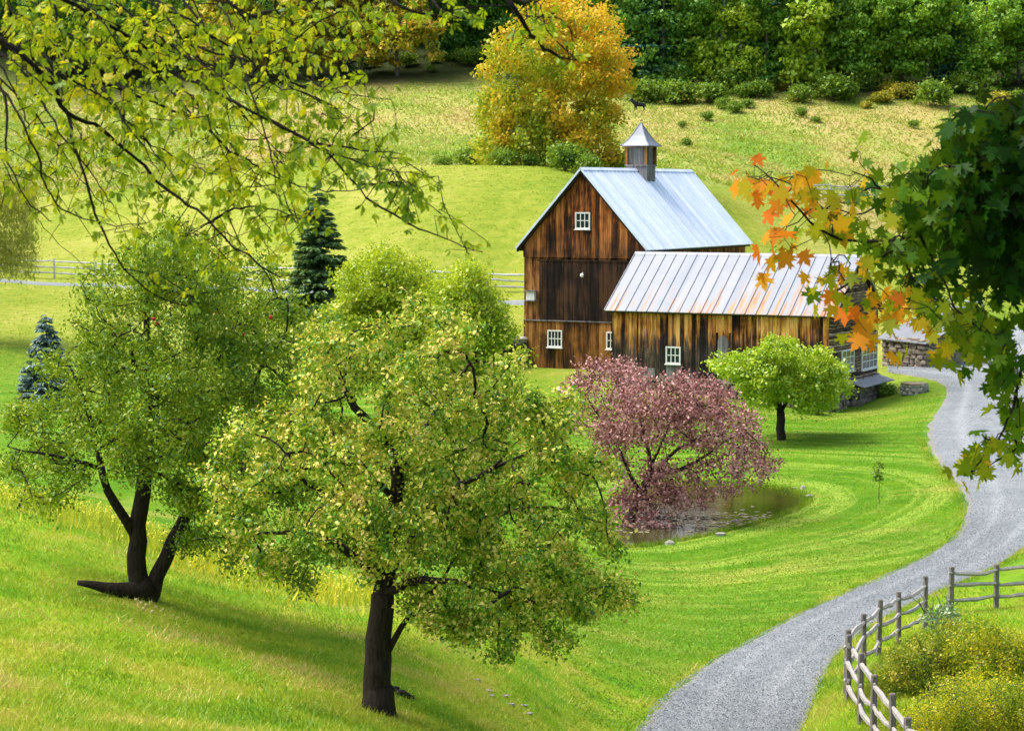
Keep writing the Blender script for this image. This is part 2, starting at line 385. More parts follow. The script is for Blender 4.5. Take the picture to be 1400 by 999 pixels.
mead = k.ramp(k.math('ADD', k.math('MULTIPLY', n4, .5), k.math('ADD', k.math('MULTIPLY', n2, .3), k.math('MULTIPLY', n1, .2))),
              [(.40, (.13,.26,.03,1)), (.46, (.24,.33,.05,1)), (.53, (.40,.35,.12,1)), (.63, (.50,.34,.18,1))])
rou = k.ramp(k.math('ADD', k.math('MULTIPLY', k.noise(o, .5, 5, .65), .65), k.math('MULTIPLY', n3, .35)), [(.34, (.08,.25,.006,1)), (.47, (.18,.34,.010,1)), (.57, (.33,.38,.03,1)), (.68, (.46,.36,.11,1))])
c = k.mix(k.attr('pasture').outputs['Fac'], lawn, past)
c = k.mix(k.attr('meadow').outputs['Fac'], c, mead)
c = k.mix(k.attr('rough').outputs['Fac'], c, rou)
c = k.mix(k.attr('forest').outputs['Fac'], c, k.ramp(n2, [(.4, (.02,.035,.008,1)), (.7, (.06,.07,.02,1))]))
c = k.mix(k.math('MULTIPLY', k.maprange(n3, .35, .62), .5), c, k.mix(1, c, (.5,.6,.4,1), 'MULTIPLY'))
c = k.mix(k.maprange(pdv, .25, -.1), c, (.05,.05,.02,1))
k.bsdf(c, .95, 0, k.bump(k.math('ADD', n3, k.noise(o, 30, 3)), .7, .08), .1)
GROUND.data.materials.append(k.m)

def smooth_line(pts, n):
    P = np.array(pts, float); t = np.r_[0, np.cumsum(np.linalg.norm(np.diff(P, axis=0), axis=1))]; u = np.linspace(0, t[-1], n)
    Q = np.stack([np.interp(u, t, P[:, i]) for i in range(P.shape[1])], 1)
    for _ in range(max(2, n // 40)): Q[1:-1] = .5 * Q[1:-1] + .25 * (Q[:-2] + Q[2:])
    return Q
def strip(name, left, right, mat, n=160, m=14, lift=.03, wob=.12, seed=1):
    rg = np.random.default_rng(seed)
    a = np.array([hit(*q)[:2] for q in left]); b = np.array([hit(*q)[:2] for q in right])
    # pair by index fraction along the lists
    fa = np.linspace(0, 1, len(a)); fb = np.linspace(0, 1, len(b)); u = np.linspace(0, 1, n)
    A = smooth_line(np.stack([np.interp(u, fa, a[:, i]) for i in (0, 1)], 1), n) ; B = smooth_line(np.stack([np.interp(u, fb, b[:, i]) for i in (0, 1)], 1), n)
    def wv(): 
        x = np.cumsum(rg.normal(size=n)) ; x = x - np.convolve(x, np.ones(15) / 15, 'same'); return x / (x.std() + 1e-6)
    w_ = np.linspace(0, 1, m)[None, :, None]; e = unit(B - A)
    A = A + e * (wv() * wob)[:, None]; B = B + e * (wv() * wob)[:, None]
    P = A[:, None] * (1 - w_) + B[:, None] * w_; z = H(P[..., 0], P[..., 1]) + lift
    z[:, 0] -= lift + .03; z[:, -1] -= lift + .03
    acr = np.repeat(np.linspace(0, 1, m)[None], n, 0)
    o = link_mesh(name, grid_mesh(name, np.concatenate([P, z[..., None]], -1), dict(across=acr)), mat); return tag(o, kind='structure')
k = NT('gravel'); o = k.obj(); ac = k.attr('across').outputs['Fac']
n1 = k.noise(o, .5, 5); n2 = k.noise(o, 14, 4, .7); n3 = k.noise(o, 3, 5, .7)
f = k.math('ADD', k.math('MULTIPLY', n1, .3), k.math('ADD', k.math('MULTIPLY', n3, .3), k.math('MULTIPLY', n2, .42)))
c = k.ramp(f, [(.34, (.11,.13,.145,1)), (.5, (.175,.20,.215,1)), (.66, (.26,.285,.30,1))])
tr = k.math('ABSOLUTE', k.math('SUBTRACT', k.math('ABSOLUTE', k.math('SUBTRACT', ac, .5)), .2))
c = k.mix(k.math('MULTIPLY', k.maprange(tr, .085, .01), k.maprange(n3, .2, .6, .15, .5)), c, (.31,.335,.35,1))
edge = k.math('ABSOLUTE', k.math('SUBTRACT', ac, .5))
c = k.mix(k.math('MULTIPLY', k.maprange(k.math('ADD', edge, k.math('MULTIPLY', n3, .12)), .48, .56), .8), c, (.26,.22,.12,1))
k.bsdf(c, .95, 0, k.bump(n2, .6, .03), .1); GRAVEL = k.m
roadL = [(830,1060),(868,999),(895,962),(925,935),(970,905),(1030,872),(1090,840),(1150,813),(1200,790),(1250,768),(1290,745),(1312,725),(1319,705),(1316,682),(1304,660),(1286,640),(1269,618),(1262,598),(1266,580),(1278,562),(1290,545),(1292,530),(1275,520),(1240,514),(1214,510)]
roadR = [(1080,1060),(1094,999),(1104,980),(1112,962),(1122,935),(1138,905),(1162,878),(1200,850),(1255,822),(1300,801),(1345,782),(1380,764),(1410,742),(1440,715),(1460,690),(1465,665),(1462,640),(1452,615),(1440,590),(1426,565),(1412,540),(1396,515),(1360,498),(1290,494),(1214,498)]
ROAD = strip('road', roadL, roadR, GRAVEL, 260, 18, .03, .10, 3)
strip('driveway', [(1318,503),(1335,480),(1352,462),(1380,446),(1420,432)], [(1398,520),(1405,500),(1420,480),(1440,464),(1470,450)], GRAVEL, 60, 10, .05, .08, 4)
strip('farm_road', [(-60,385),(7,386),(145,392),(300,396),(450,402),(600,409),(735,416)], [(-60,380),(7,381.5),(145,387),(300,391),(450,397),(600,404),(735,410.5)], GRAVEL, 140, 6, .06, .1, 5)
# pond
k = NT('pond_water'); o = k.obj()
b = k.bsdf(k.ramp(k.noise(o, .3, 4), [(.35, (.025,.035,.006,1)), (.7, (.07,.07,.014,1))]), .06, 0, k.bump(k.noise(k.mapping(o, (1, 1.8, 1)), 2.2, 4), .10, .05), .5)
mb = MB(); pc = POND.mean(0); ext = [pc + (p - pc) * 1.06 for p in POND]
mb.add([(p[0], p[1], POND_Z) for p in ext], [tuple(range(len(ext)))]); tag(mb.build('pond_water', k.m), kind='structure')

# ================================================================== BARN
YAW = .47; BO = np.array([4.29, 135.8, 0.0]); GV = np.array([math.cos(YAW), -math.sin(YAW), 0]); RV = np.array([math.sin(YAW), math.cos(YAW), 0])
barn = empty('barn', BO, -YAW, 'weathered dark wooden barn with pale metal roofs, a cupola and a low side wing', 'barn')
M_GAB = board_mat('gable_boards', [(.34, (.010,.008,.007,1)), (.44, (.06,.02,.008,1)), (.53, (.24,.075,.018,1)), (.68, (.52,.20,.05,1))], .27, (7.7, 9.4, [(.34, (.010,.008,.007,1)), (.5, (.06,.025,.011,1)), (.68, (.24,.10,.035,1))]))
M_MID = board_mat('mid_boards', [(.36, (.008,.007,.006,1)), (.46, (.04,.018,.010,1)), (.56, (.17,.065,.020,1)), (.70, (.4,.19,.06,1))], .27)
M_LOW = board_mat('low_boards', [(.32, (.012,.009,.006,1)), (.45, (.07,.03,.010,1)), (.58, (.22,.095,.022,1)), (.72, (.38,.19,.055,1))], .27)
M_DOOR = board_mat('door_boards', [(.38, (.006,.005,.005,1)), (.52, (.022,.014,.011,1)), (.66, (.07,.035,.018,1))], .3)
M_WING = board_mat('wing_boards', [(.40, (.012,.008,.006,1)), (.47, (.14,.05,.010,1)), (.56, (.48,.19,.032,1)), (.70, (.80,.44,.12,1))], .25,
                   (2.3, 3.5, [(.32, (.008,.007,.007,1)), (.5, (.022,.018,.017,1)), (.66, (.09,.07,.05,1)), (.8, (.25,.2,.15,1))]))
M_GREY = board_mat('grey_boards', [(.3, (.06,.058,.062,1)), (.5, (.16,.155,.16,1)), (.72, (.30,.29,.29,1))], .16)
k = NT('rough_clapboard'); o = k.obj(); s_ = k.n('ShaderNodeSeparateXYZ'); k.set(s_.inputs[0], o)
q = k.math('ADD', k.math('DIVIDE', s_.outputs[2], .17), k.math('MULTIPLY', k.noise(o, 1.2, 3), .8)); fr = k.math('FRACT', q); wn = k.n('ShaderNodeTexWhiteNoise', noise_dimensions='1D'); k.set(wn.inputs['W'], k.math('FLOOR', q))
st = k.noise(k.mapping(o, (1, 1.1, 7)), 1.4, 6, .7)
c = k.ramp(k.math('ADD', k.math('MULTIPLY', st, .8), k.math('MULTIPLY', wn.outputs[0], .25)), [(.36, (.02,.014,.012,1)), (.48, (.13,.085,.06,1)), (.60, (.30,.21,.16,1)), (.76, (.55,.48,.40,1))])
c = k.mix(k.math('LESS_THAN', fr, .22), c, (.012,.010,.010,1)); k.bsdf(c, .9, 0, k.bump(fr, .8, .05), .15); M_CLAP = k.m
M_WHITE = plain('white_paint', (.72,.73,.72,1), .5, 8, .12, .05)
M_GLASS = NT('dark_pane'); M_GLASS.bsdf((.015,.02,.03,1), .08, 0, None, .6); M_GLASS = M_GLASS.m
M_TRIM = plain('dark_trim', (.02,.015,.012,1), .85, 5, .4)
M_STONE = plain('field_stone', (.20,.17,.135,1), .95, 3.0, .75, .6)
M_CAPST = plain('pale_stone', (.30,.285,.25,1), .95, 3.0, .35, .5)
def roof_mat(name, rusty):
    kk_ = .34 if rusty else 1.12
    k = NT(name); o = k.obj(); s_ = k.n('ShaderNodeSeparateXYZ'); k.set(s_.inputs[0], o); along = s_.outputs[0 if rusty else 1]; Z = s_.outputs[2]
    pid = k.math('FLOOR', k.math('DIVIDE', along, .62)); wn = k.n('ShaderNodeTexWhiteNoise', noise_dimensions='1D'); k.set(wn.inputs['W'], pid)
    n = k.noise(o, .8, 5)
    c = k.ramp(k.math('ADD', k.math('MULTIPLY', n, .6), k.math('MULTIPLY', wn.outputs[0], .3)), [(.25, tuple(v * kk_ for v in (.54,.63,.76)) + (1,)), (.5, tuple(v * kk_ for v in (.64,.72,.84)) + (1,)), (.75, tuple(v * kk_ for v in (.78,.82,.88)) + (1,))])
    cmb = k.n('ShaderNodeCombineXYZ'); k.set(cmb.inputs[0], k.math('MULTIPLY', along, 4.5)); k.set(cmb.inputs[1], k.math('MULTIPLY', Z, .45)); k.set(cmb.inputs[2], k.math('MULTIPLY', pid, 1.7))
    r = k.noise(cmb.outputs[0], 1.0, 5, .65)
    if rusty:
        hgt = k.maprange(Z, 7.6, 4.4, -.15, .07); side = k.maprange(along, 4, 15, -.05, .045)
        f = k.maprange(k.math('ADD', r, k.math('ADD', hgt, side)), .56, .66)
    else:
        f = k.math('MULTIPLY', k.maprange(r, .60, .75), .35)
    c = k.mix(f, c, k.ramp(n, [(.35, (.42,.21,.075,1)), (.65, (.30,.12,.035,1))]))
    seam = k.math('LESS_THAN', k.math('ABSOLUTE', k.math('SUBTRACT', k.math('FRACT', k.math('DIVIDE', along, .62)), .5)), 0.0)
    k.bsdf(c, .5, .1, k.bump(n, .08, .03), .3); return k.m
M_ROOF = roof_mat('metal_roof', False); M_ROOFW = roof_mat('rusty_metal_roof', True)
HW, HWR, BL, EZ, RZ = 4.08, 4.5, 17.6, 7.78, 12.76
SL = (RZ - EZ) / HWR
def gz(u): return RZ - abs(u) * SL
# upper gable (stands 10 cm proud over the storeys below), mid storey, ground storey
mb = MB(); mb.prism([(-HW - .02, .15, 7.24), (HW + .02, .15, 7.24), (HW + .02, .15, gz(HW) - .12), (0, .15, RZ - .12), (-HW - .02, .15, gz(HW) - .12)], (0, .25, 0)); mb.build('gable_wall', M_GAB, barn)
mb = MB(); mb.box((-HW, .25, 3.33), (HW, .45, 7.235)); mb.box((-HW, .452, 3.33), (-HW + .2, BL - .2, 7.7)); mb.box((HW - .2, .452, 3.33), (HW, BL - .2, 7.7)); mb.box((-HW, BL - .198, 3.33), (HW, BL, 7.7)); mb.build('middle_wall', M_MID, barn)
mb = MB(); mb.prism([(-HW, BL - .2, 7.702), (HW, BL - .2, 7.702), (0, BL - .2, RZ - .15)], (0, .2, 0)); mb.build('rear_gable_wall', M_GAB, barn)
mb = MB(); mb.box((-HW, .18, -.5), (HW, .40, 3.26)); mb.box((-HW, .402, -.5), (-HW + .2, BL - .2, 3.326)); mb.box((HW - .2, .402, -.5), (HW, BL - .2, 3.326)); mb.box((-HW, BL - .198, -.5), (HW, BL, 3.326)); mb.build('lower_wall', M_LOW, barn)
mb = MB(); mb.box((-HW - .02, .12, 3.262), (HW + .02, .249, 3.328)); mb.build('ledge', M_GREY, barn)
mb = MB(); mb.box((-3.0, .20, 3.35), (3.9, .247, 7.0)); mb.box((-3.1, .17, 7.0), (4.0, .247, 7.1)); mb.build('barn_door', M_DOOR, barn)
def gable_roof(name, u0, u1, mat, axis, ridge, eave_off, eave_z, ridge_z, seam, th=.07, overlap=None):
    """axis 'y': ridge runs along y at x=ridge; axis 'x': ridge runs along x at y=ridge"""
    mb = MB(); mp = (lambda a, b, z: (b, a, z)) if axis == 'y' else (lambda a, b, z: (a, b, z))
    for sgn in (-1, 1):
        e = np.array([eave_z, ridge + sgn * eave_off]); nrm = unit(np.array([ridge_z - eave_z, sgn * eave_off])[::-1][None])[0]  # (dz, dy) normal
        nz, ny = eave_off / math.hypot(eave_off, ridge_z - eave_z), sgn * (ridge_z - eave_z) / math.hypot(eave_off, ridge_z - eave_z)
        ptsq = [mp(u0, ridge, ridge_z), mp(u1, ridge, ridge_z), mp(u1, ridge + sgn * eave_off, eave_z), mp(u0, ridge + sgn * eave_off, eave_z)]
        off = mp(0, ny * th, nz * th)
        mb.prism([tuple(np.array(p) - np.array(off)) for p in ptsq], off)
        n = int(round((u1 - u0) / seam))
        for i in range(n + 1):
            a = u0 + .02 + (u1 - u0 - .04) * i / n
            p = [mp(a - .018, ridge, ridge_z), mp(a + .018, ridge, ridge_z), mp(a + .018, ridge + sgn * eave_off, eave_z), mp(a - .018, ridge + sgn * eave_off, eave_z)]
            mb.prism([tuple(np.array(q) + np.array(mp(0, ny * .003, nz * .003))) for q in p], mp(0, ny * .045, nz * .045))
    a = [mp(u0, ridge - .16, ridge_z - .10), mp(u0, ridge, ridge_z + .075), mp(u0, ridge + .16, ridge_z - .10)]
    mb.prism(a, tuple(np.array(mp(u1 - u0, 0, 0))))
    return mb.build(name, mat, barn)
gable_roof('main_roof', -.18, BL + .25, M_ROOF, 'y', 0, HWR, EZ, RZ, .62)
# dark rake boards and eaves under the roof edge
mb = MB()
for sg in (-1, 1):
    mb.prism([(sg * .0, -.1, RZ - .10), (sg * HWR * .985, -.1, EZ - .02), (sg * HWR * .985, -.1, EZ - .22), (sg * .0, -.1, RZ - .32)], (0, .24, 0))
    mb.box((min(sg * HW, sg * (HWR - .06)) + .005, .16, EZ - .16), (max(sg * HW, sg * (HWR - .06)) - .005, BL - .02, EZ - .04))
mb.build('rake_trim', M_TRIM, barn)
# the low wing
WU0, WU1, WV0, WV1, WEZ, WRZ, WRV, WOFF = 4.1, 17.75, -4.45, 4.05, 4.33, 7.62, -.22, 4.58
WSL = (WRZ - WEZ) / WOFF
mb = MB(); mb.box((WU0, WV0, .45), (WU1 - .2, WV0 + .2, 4.52)); mb.box((WU0, WV0 + .202, .45), (WU0 + .2, .17, 4.6)); mb.box((WU0, WV1 - .2, .2), (WU1 - .2, WV1, 4.4)); mb.build('wing_wall', M_WING, barn)
mb = MB(); zz = lambda v: WRZ - abs(v - WRV) * WSL - .13
mb.prism([(WU1 - .198, WV0, .25), (WU1 - .198, WV1, .25), (WU1 - .198, WV1, zz(WV1)), (WU1 - .198, WRV, zz(WRV)), (WU1 - .198, WV0, zz(WV0))], (.2, 0, 0)); mb.build('wing_end_wall', M_CLAP, barn)
gable_roof('wing_roof', 3.73, 18.05, M_ROOFW, 'x', WRV, WOFF, WEZ, WRZ, .68)
mb = MB()
for sg in (-1, 1):
    mb.prism([(17.78, WRV, WRZ - .09), (17.78, WRV + sg * WOFF * .985, WEZ - .0), (17.78, WRV + sg * WOFF * .985, WEZ - .2), (17.78, WRV, WRZ - .29)], (.22, 0, 0))
mb.box((3.8, WV0 - .10, WEZ - .12), (17.77, WV0 - .003, WEZ - .0)); mb.build('wing_trim', M_TRIM, barn)
rs = np.random.default_rng(5); mb = MB()
for row in range(5):
    u = WU0 + .2
    while u < WU1 + .1:
        l = rs.uniform(.35, .8); z = -1.35 + row * .38; mb.blob((u + l / 2, WV0 + .12 + rs.uniform(-.05, .05), z + .18), (l * .55, .25, .22), rs); u += l
    v = WV0 + .2
    while v < WV1:
        l = rs.uniform(.35, .8); z = -1.45 + row * .38; mb.blob((WU1 - .12 + rs.uniform(-.05, .05), v + l / 2, z + .18), (.25, l * .55, .22), rs); v += l
mb.build('stone_foundation', M_STONE, barn)
mb = MB(); mb.prism([(WU1 + .02, -1.6, .40), (WU1 + .02, WV1 + .2, .40), (WU1 + 1.0, WV1 + .2, .12), (WU1 + 1.0, -1.6, .12)], (0, 0, -.06))
mb.build('bulkhead_roof', plain('pale_planks', (.33,.32,.33,1), .9, 5, .3), barn)
mb = MB(); mb.box((WU1 + .15, -1.3, -1.4), (WU1 + .45, WV1, .05))
v = -1.3
while v < WV1:
    l = rs.uniform(.35, .8)
    for row in range(4): mb.blob((WU1 + .5 + rs.uniform(-.05, .05), v + l / 2, -1.15 + row * .32), (.16, l * .5, .19), rs)
    v += l
mb.build('bulkhead_wall', M_STONE, barn)
# grey repaired boards and door on the wing's long side
for lo, hi in (((5.7, WV0 - .035, .5), (6.9, WV0 - .002, .98)), ((7.6, WV0 - .035, .42), (8.6, WV0 - .002, 1.22))): MB().box(lo, hi).build('patch_board', M_GREY, barn)
mb = MB(); pts = [(10.85, WV0 - .05, .7), (11.5, WV0 - .05, .7), (11.5, WV0 - .05, 2.75), (11.36, WV0 - .05, 2.98), (11.17, WV0 - .05, 3.06), (10.99, WV0 - .05, 2.98), (10.85, WV0 - .05, 2.75)]
mb.prism(pts, (0, .045, 0)); mb.build('wing_door', M_GREY, barn)
mb = MB()
mb.box((10.72, WV0 - .03, .7), (10.845, WV0 - .002, 3.2)); mb.box((11.505, WV0 - .03, .7), (11.63, WV0 - .002, 3.2)); mb.build('door_surround', M_DOOR, barn)
def window(axis, a0, a1, z0, z1, plane, sgn, cols, rows, sill=.1):
    """axis 'x': in a wall of constant y; axis 'y': in a wall of constant x. sgn: which way it looks"""
    mp = (lambda a, d, z: (a, plane + sgn * d, z)) if axis == 'x' else (lambda a, d, z: (plane + sgn * d, a, z))
    def bx(mb, a, b, d0, d1, za, zb):
        p, q = mp(a, d0, za), mp(b, d1, zb); mb.box([min(i, j) for i, j in zip(p, q)], [max(i, j) for i, j in zip(p, q)])
    g = MB(); bx(g, a0, a1, .004, .03, z0, z1); pane = g.build('window', M_GLASS, barn)
    fmb = MB(); t = .075
    bx(fmb, a0 - t, a1 + t, .005, .075, z1 - .01, z1 + t); bx(fmb, a0 - t, a1 + t, .005, .075, z0 - t, z0 + .01)
    bx(fmb, a0 - t, a0 + .01, .005, .073, z0 + .011, z1 - .011); bx(fmb, a1 - .01, a1 + t, .005, .073, z0 + .011, z1 - .011)
    for i in range(1, cols): a = a0 + (a1 - a0) * i / cols; bx(fmb, a - .025, a + .025, .031, .06, z0 + .011, z1 - .011)
    for j in range(1, rows): z = z0 + (z1 - z0) * j / rows; bx(fmb, a0 + .011, a1 - .011, .031, .056, z - .025, z + .025)
    fmb.build('frame', M_WHITE, pane)
    s2 = MB(); bx(s2, a0 - .12, a1 + .12, .005, .14, z0 - t - .07, z0 - t - .002); s2.build('sill', M_WHITE, pane)
window('x', -.40, .46, 9.10, 9.98, .15, -1, 3, 2)
window('x', -2.32, -1.45, 1.72, 2.64, .18, -1, 4, 2)
window('x', 1.72, 2.6, 1.72, 2.64, .18, -1, 4, 2)
window('x', 7.66, 8.45, 1.36, 2.22, WV0, -1, 3, 2)
window('y', -2.75, -.65, 1.08, 2.2, WU1, 1, 3, 3)
window('y', .95, 3.75, .95, 2.15, WU1, 1, 4, 3)
mb = MB(); mb.box((-3.82, -.02, 4.56), (-3.24, .247, 5.1)); mb.build('nest_box', M_WHITE, barn)
MB().box((-3.92, -.12, 5.102), (-3.16, .247, 5.16)).build('box_cover', M_GREY, barn); MB().box((-3.92, -.1, 4.48), (-3.16, .247, 4.556)).build('box_shelf', M_GREY, barn)
rs = np.random.default_rng(3); mb = MB(); mb.tube([(.08, .19, 6.3), (.08, .0, 6.32), (.08, -.06, 6.28)], .03); mb.blob((.08, -.08, 6.17), (.13, .1, .12), rs, 8, .02); mb.build('lamp', M_WHITE, barn)
# cupola
CV = 9.1; s = .70
mb = MB(); mb.box((-s - .02, CV - s - .02, 11.4), (s + .02, CV + s + .02, 12.98)); mb.build('cupola_base', M_GREY, barn)
mb = MB(); mb.box((-s - .1, CV - s - .1, 12.982), (s + .1, CV + s + .1, 13.07)); mb.box((-s + .08, CV - s + .08, 13.072), (s - .08, CV + s - .08, 14.2))
mb.build('cupola_louver', M_GREY, barn)
mb = MB()
for a in (-1, 1):
    for b_ in (-1, 1): mb.box((a * s - .09, CV + b_ * s - .09, 13.073), (a * s + .09, CV + b_ * s + .09, 14.22))
mb.box((-s - .1, CV - s - .1, 14.222), (s + .1, CV + s + .1, 14.3)); mb.build('cupola_post', M_LOW, barn)
mb = MB(); prof = [(1.0, 14.26), (.99, 14.31), (.70, 14.6), (.45, 14.98), (.2, 15.45), (.03, 15.78)]
V = []; F = []
for r, z in prof: V += [(-r, CV - r, z), (r, CV - r, z), (r, CV + r, z), (-r, CV + r, z)]
for i in range(len(prof) - 1): F += [(i * 4 + j, i * 4 + (j + 1) % 4, i * 4 + 4 + (j + 1) % 4, i * 4 + 4 + j) for j in range(4)]
F += [(3, 2, 1, 0), tuple(len(V) - 4 + j for j in range(4))]; mb.add(V, F)
for j in range(4):
    a, b_ = [(-1, -1), (1, -1), (1, 1), (-1, 1)][j]; mb.tube([(a * r, CV + b_ * r, z + .01) for r, z in prof], .03, 5)
mb.build('cupola_roof', roof_mat('cupola_metal', True), barn)
mb = MB(); mb.tube([(0, CV, 15.7), (0, CV, 16.05)], .02); mb.blob((0, CV, 15.98), (.09, .09, .09), rs, 8, 0); mb.build('finial', plain('brass', (.5, .36, .1, 1), .4, metal=.6), barn)

# ================================================================== STONE WORK, WELL, SHED
def drystone(name, label, A, B, hgt, rows, thick, seed, mat=None, cap=False):
    rs = np.random.default_rng(seed); A = np.array(A, float); B = np.array(B, float); L = np.linalg.norm((B - A)[:2]); root = empty(name, A, math.atan2(B[1] - A[1], B[0] - A[0]), label, 'stone wall')
    mb = MB(); mc = MB()
    for r in range(rows):
        u = 0
        while u < L:
            l = rs.uniform(.3, .85); uu = u + l / 2; w_ = A + (B - A) * min(1, uu / L); g = h1(w_[0], w_[1]) - A[2]
            hh = hgt(uu / L) if callable(hgt) else hgt
            if r * (hh / rows) <= hh: (mc if r == rows - 1 or rs.random() < .12 else mb).blob((uu, rs.uniform(-.08, .08), g - .1 + (r + .5) * hh / rows), (l * .56, thick, hh / rows * .62), rs)
            u += l * .95
    mb.build('stone', mat or M_STONE, root); mc.build('capstone', M_CAPST, root); return root
p0, p1, p2 = hit(1208, 499), hit(1266, 502), hit(1306, 491)
drystone('stone_wall', 'dry stone wall with pale boulders beside the gravel yard at the wing end', p1, p2, lambda t: 1.25 - .75 * t, 4, .35, 8)
# shed: stone front with a grey metal lean-to roof
sh = empty('stone_shed', p0, 0, 'low stone shed under a pale grey metal roof behind the barn wing', 'shed')
d = p1 - p0; Ls = np.linalg.norm(d[:2]); sh.rotation_euler = (0, 0, math.atan2(d[1], d[0])); rs = np.random.default_rng(9); mb = MB()
for r in range(6):
    u = 0
    while u < Ls:
        l = rs.uniform(.3, .8); mb.blob((u + l / 2, rs.uniform(-.05, .05), -.1 + (r + .5) * .32), (l * .56, .32, .2), rs); u += l * .95
mb.box((0, .1, -.3), (Ls, .5, 1.65)); mb.box((0, 4.5, -.3), (Ls, 4.8, 2.9)); mb.box((Ls - .3, .502, -.3), (Ls, 4.498, 1.8)); mb.build('wall', M_STONE, sh)
mb = MB(); mb.prism([(-.3, -.45, 1.68), (Ls + .35, -.45, 1.55), (Ls + .35, 5.0, 3.3), (-.3, 5.0, 3.4)], (0, 0, .07)); mb.build('roof', plain('pale_metal', (.17,.185,.205,1), .5, 3, .15, .05), sh)
drystone('stone_wall', 'dark rubble retaining wall at the far corner of the barn', hit(664, 500), hit(716, 500), 1.9, 6, .4, 12, plain('dark_stone', (.035,.032,.028,1), .95, 3, .6, .6))
pw = hit(1250, 537); well = empty('stone_well', pw, 0, 'squat round stone well with a flat cap beside the gravel drive', 'well'); rs = np.random.default_rng(2)
mb = MB()
for r in range(3):
    for i in range(12):
        a = i / 12 * 6.283 + r * .27; mb.blob((.62 * math.cos(a), .62 * math.sin(a), .02 + r * .2), (.2, .2, .125), rs)
mb.tube([(0, 0, -.2), (0, 0, .5)], .62, 14); mb.build('stone_ring', M_CAPST, well)
mb = MB(); mb.tube([(0, 0, .52), (0, 0, .6)], .78, 18); mb.build('cap_slab', plain('cap', (.34,.27,.18,1), .9, 4, .3), well)

# ================================================================== FENCES
M_POST = bark('post_wood', (.09,.08,.08,1), (.27,.245,.23,1), 8)
M_RAIL = bark('rail_wood', (.22,.205,.20,1), (.52,.50,.48,1), 9)
M_FARF = plain('pale_rail', (.45,.46,.48,1), .9, 4, .3)
def rail_fence(name, label, posts, hgt, rails, rp, rr, seed, mpost, mrail, bend=.06, square=True):
    rs = np.random.default_rng(seed); P = [np.array(p, float) for p in posts]; root = empty(name, P[0], 0, label, 'fence', None); b0 = P[0]
    for p in P:
        q = p - b0; mb = MB(); lean = rs.normal(size=2) * .02; hh = hgt * rs.uniform(.96, 1.06)
        mb.tube([q + (0, 0, -.3), q + (lean[0] * .5, lean[1] * .5, hh * .5), q + (lean[0], lean[1], hh - .02), q + (lean[0], lean[1], hh)], [rp * 1.1, rp, rp * .98, rp * .82], 5, True, False); mb.build('post', mpost, root)
    for a, b in zip(P[:-1], P[1:]):
        for zf in rails:
            z = zf * hgt; A = a - b0 + np.array([0, 0, z + rs.normal() * .03]); B = b - b0 + np.array([0, 0, z + rs.normal() * .03]); dr = unit((B - A)[None])[0]; A = A - dr * .12; B = B + dr * .12
            sag = rs.normal() * bend - bend * .6; sid = rs.normal() * bend; nrm = np.array([-dr[1], dr[0], 0]); pts = []; rad = []
            for t in np.linspace(0, 1, 8):
                pts.append(A + (B - A) * t + np.array([0, 0, sag * math.sin(math.pi * t) + .01 * rs.normal()]) + nrm * sid * math.sin(math.pi * t)); rad.append(rr * (.62 + .5 * math.sin(math.pi * t) ** .6) * rs.uniform(.84, 1.16))
            mb = MB(); mb.tube(pts, rad, 5, True, False); mb.build('rail', mrail, root)
    return root
fp = [hit(1268, 1120), hit(1238, 1085), hit(1220, 1052), hit(1194, 1018), hit(1176, 989), hit(1160, 962), hit(1156, 950), hit(1181, 916), hit(1201, 896), hit(1229, 881), hit(1265, 861)]
fp = [fp[0], fp[1], fp[2], fp[3], fp[4], fp[6], fp[5] + np.array([.05, .35, 0]), fp[7], fp[8], fp[9], fp[10]]
rail_fence('split_rail_fence', 'weathered split rail fence curving beside the gravel drive around a yellow bush', fp, 1.36, (.28, .56, .85), .068, .050, 4, M_POST, M_RAIL, .04)
rail_fence('split_rail_fence', 'short run of split rail fence between the drive and the far grass, past the gap', [hit(1300, 836), hit(1362, 831), hit(1432, 822), hit(1510, 812)], 1.30, (.28, .56, .88), .085, .055, 6, M_POST, M_RAIL, .04)
rail_fence('pasture_fence', 'three rail fence crossing the pasture beside the narrow farm road', [hit(x, 378 + x * .035) for x in range(-40, 480, 57)], 1.5, (.3, .6, .9), .08, .07, 7, M_FARF, M_FARF, .02)
rail_fence('pasture_fence', 'pale rail fence on the pasture between the yellow bush and the barn', [hit(x, 397 + (x - 660) * .03) for x in (560, 612, 664, 720, 770)], 1.25, (.25, .6, .95), .08, .07, 8, M_FARF, M_FARF, .02)
rail_fence('pasture_fence', 'grey rail fence on the hillside above the low wing', [hit(x, 271 + (x - 1100) * .01) for x in (1090, 1135, 1180, 1225, 1270)], 1.5, (.3, .62, .95), .08, .075, 9, M_FARF, M_FARF, .06)
rail_fence('pasture_fence', 'grey rail fence ending at an open gate post above the stone shed', [hit(x, 437 + (x - 1230) * .02) for x in (1215, 1258, 1301, 1343)], 1.6, (.35, .65, .95), .09, .08, 10, M_FARF, M_FARF, .02)

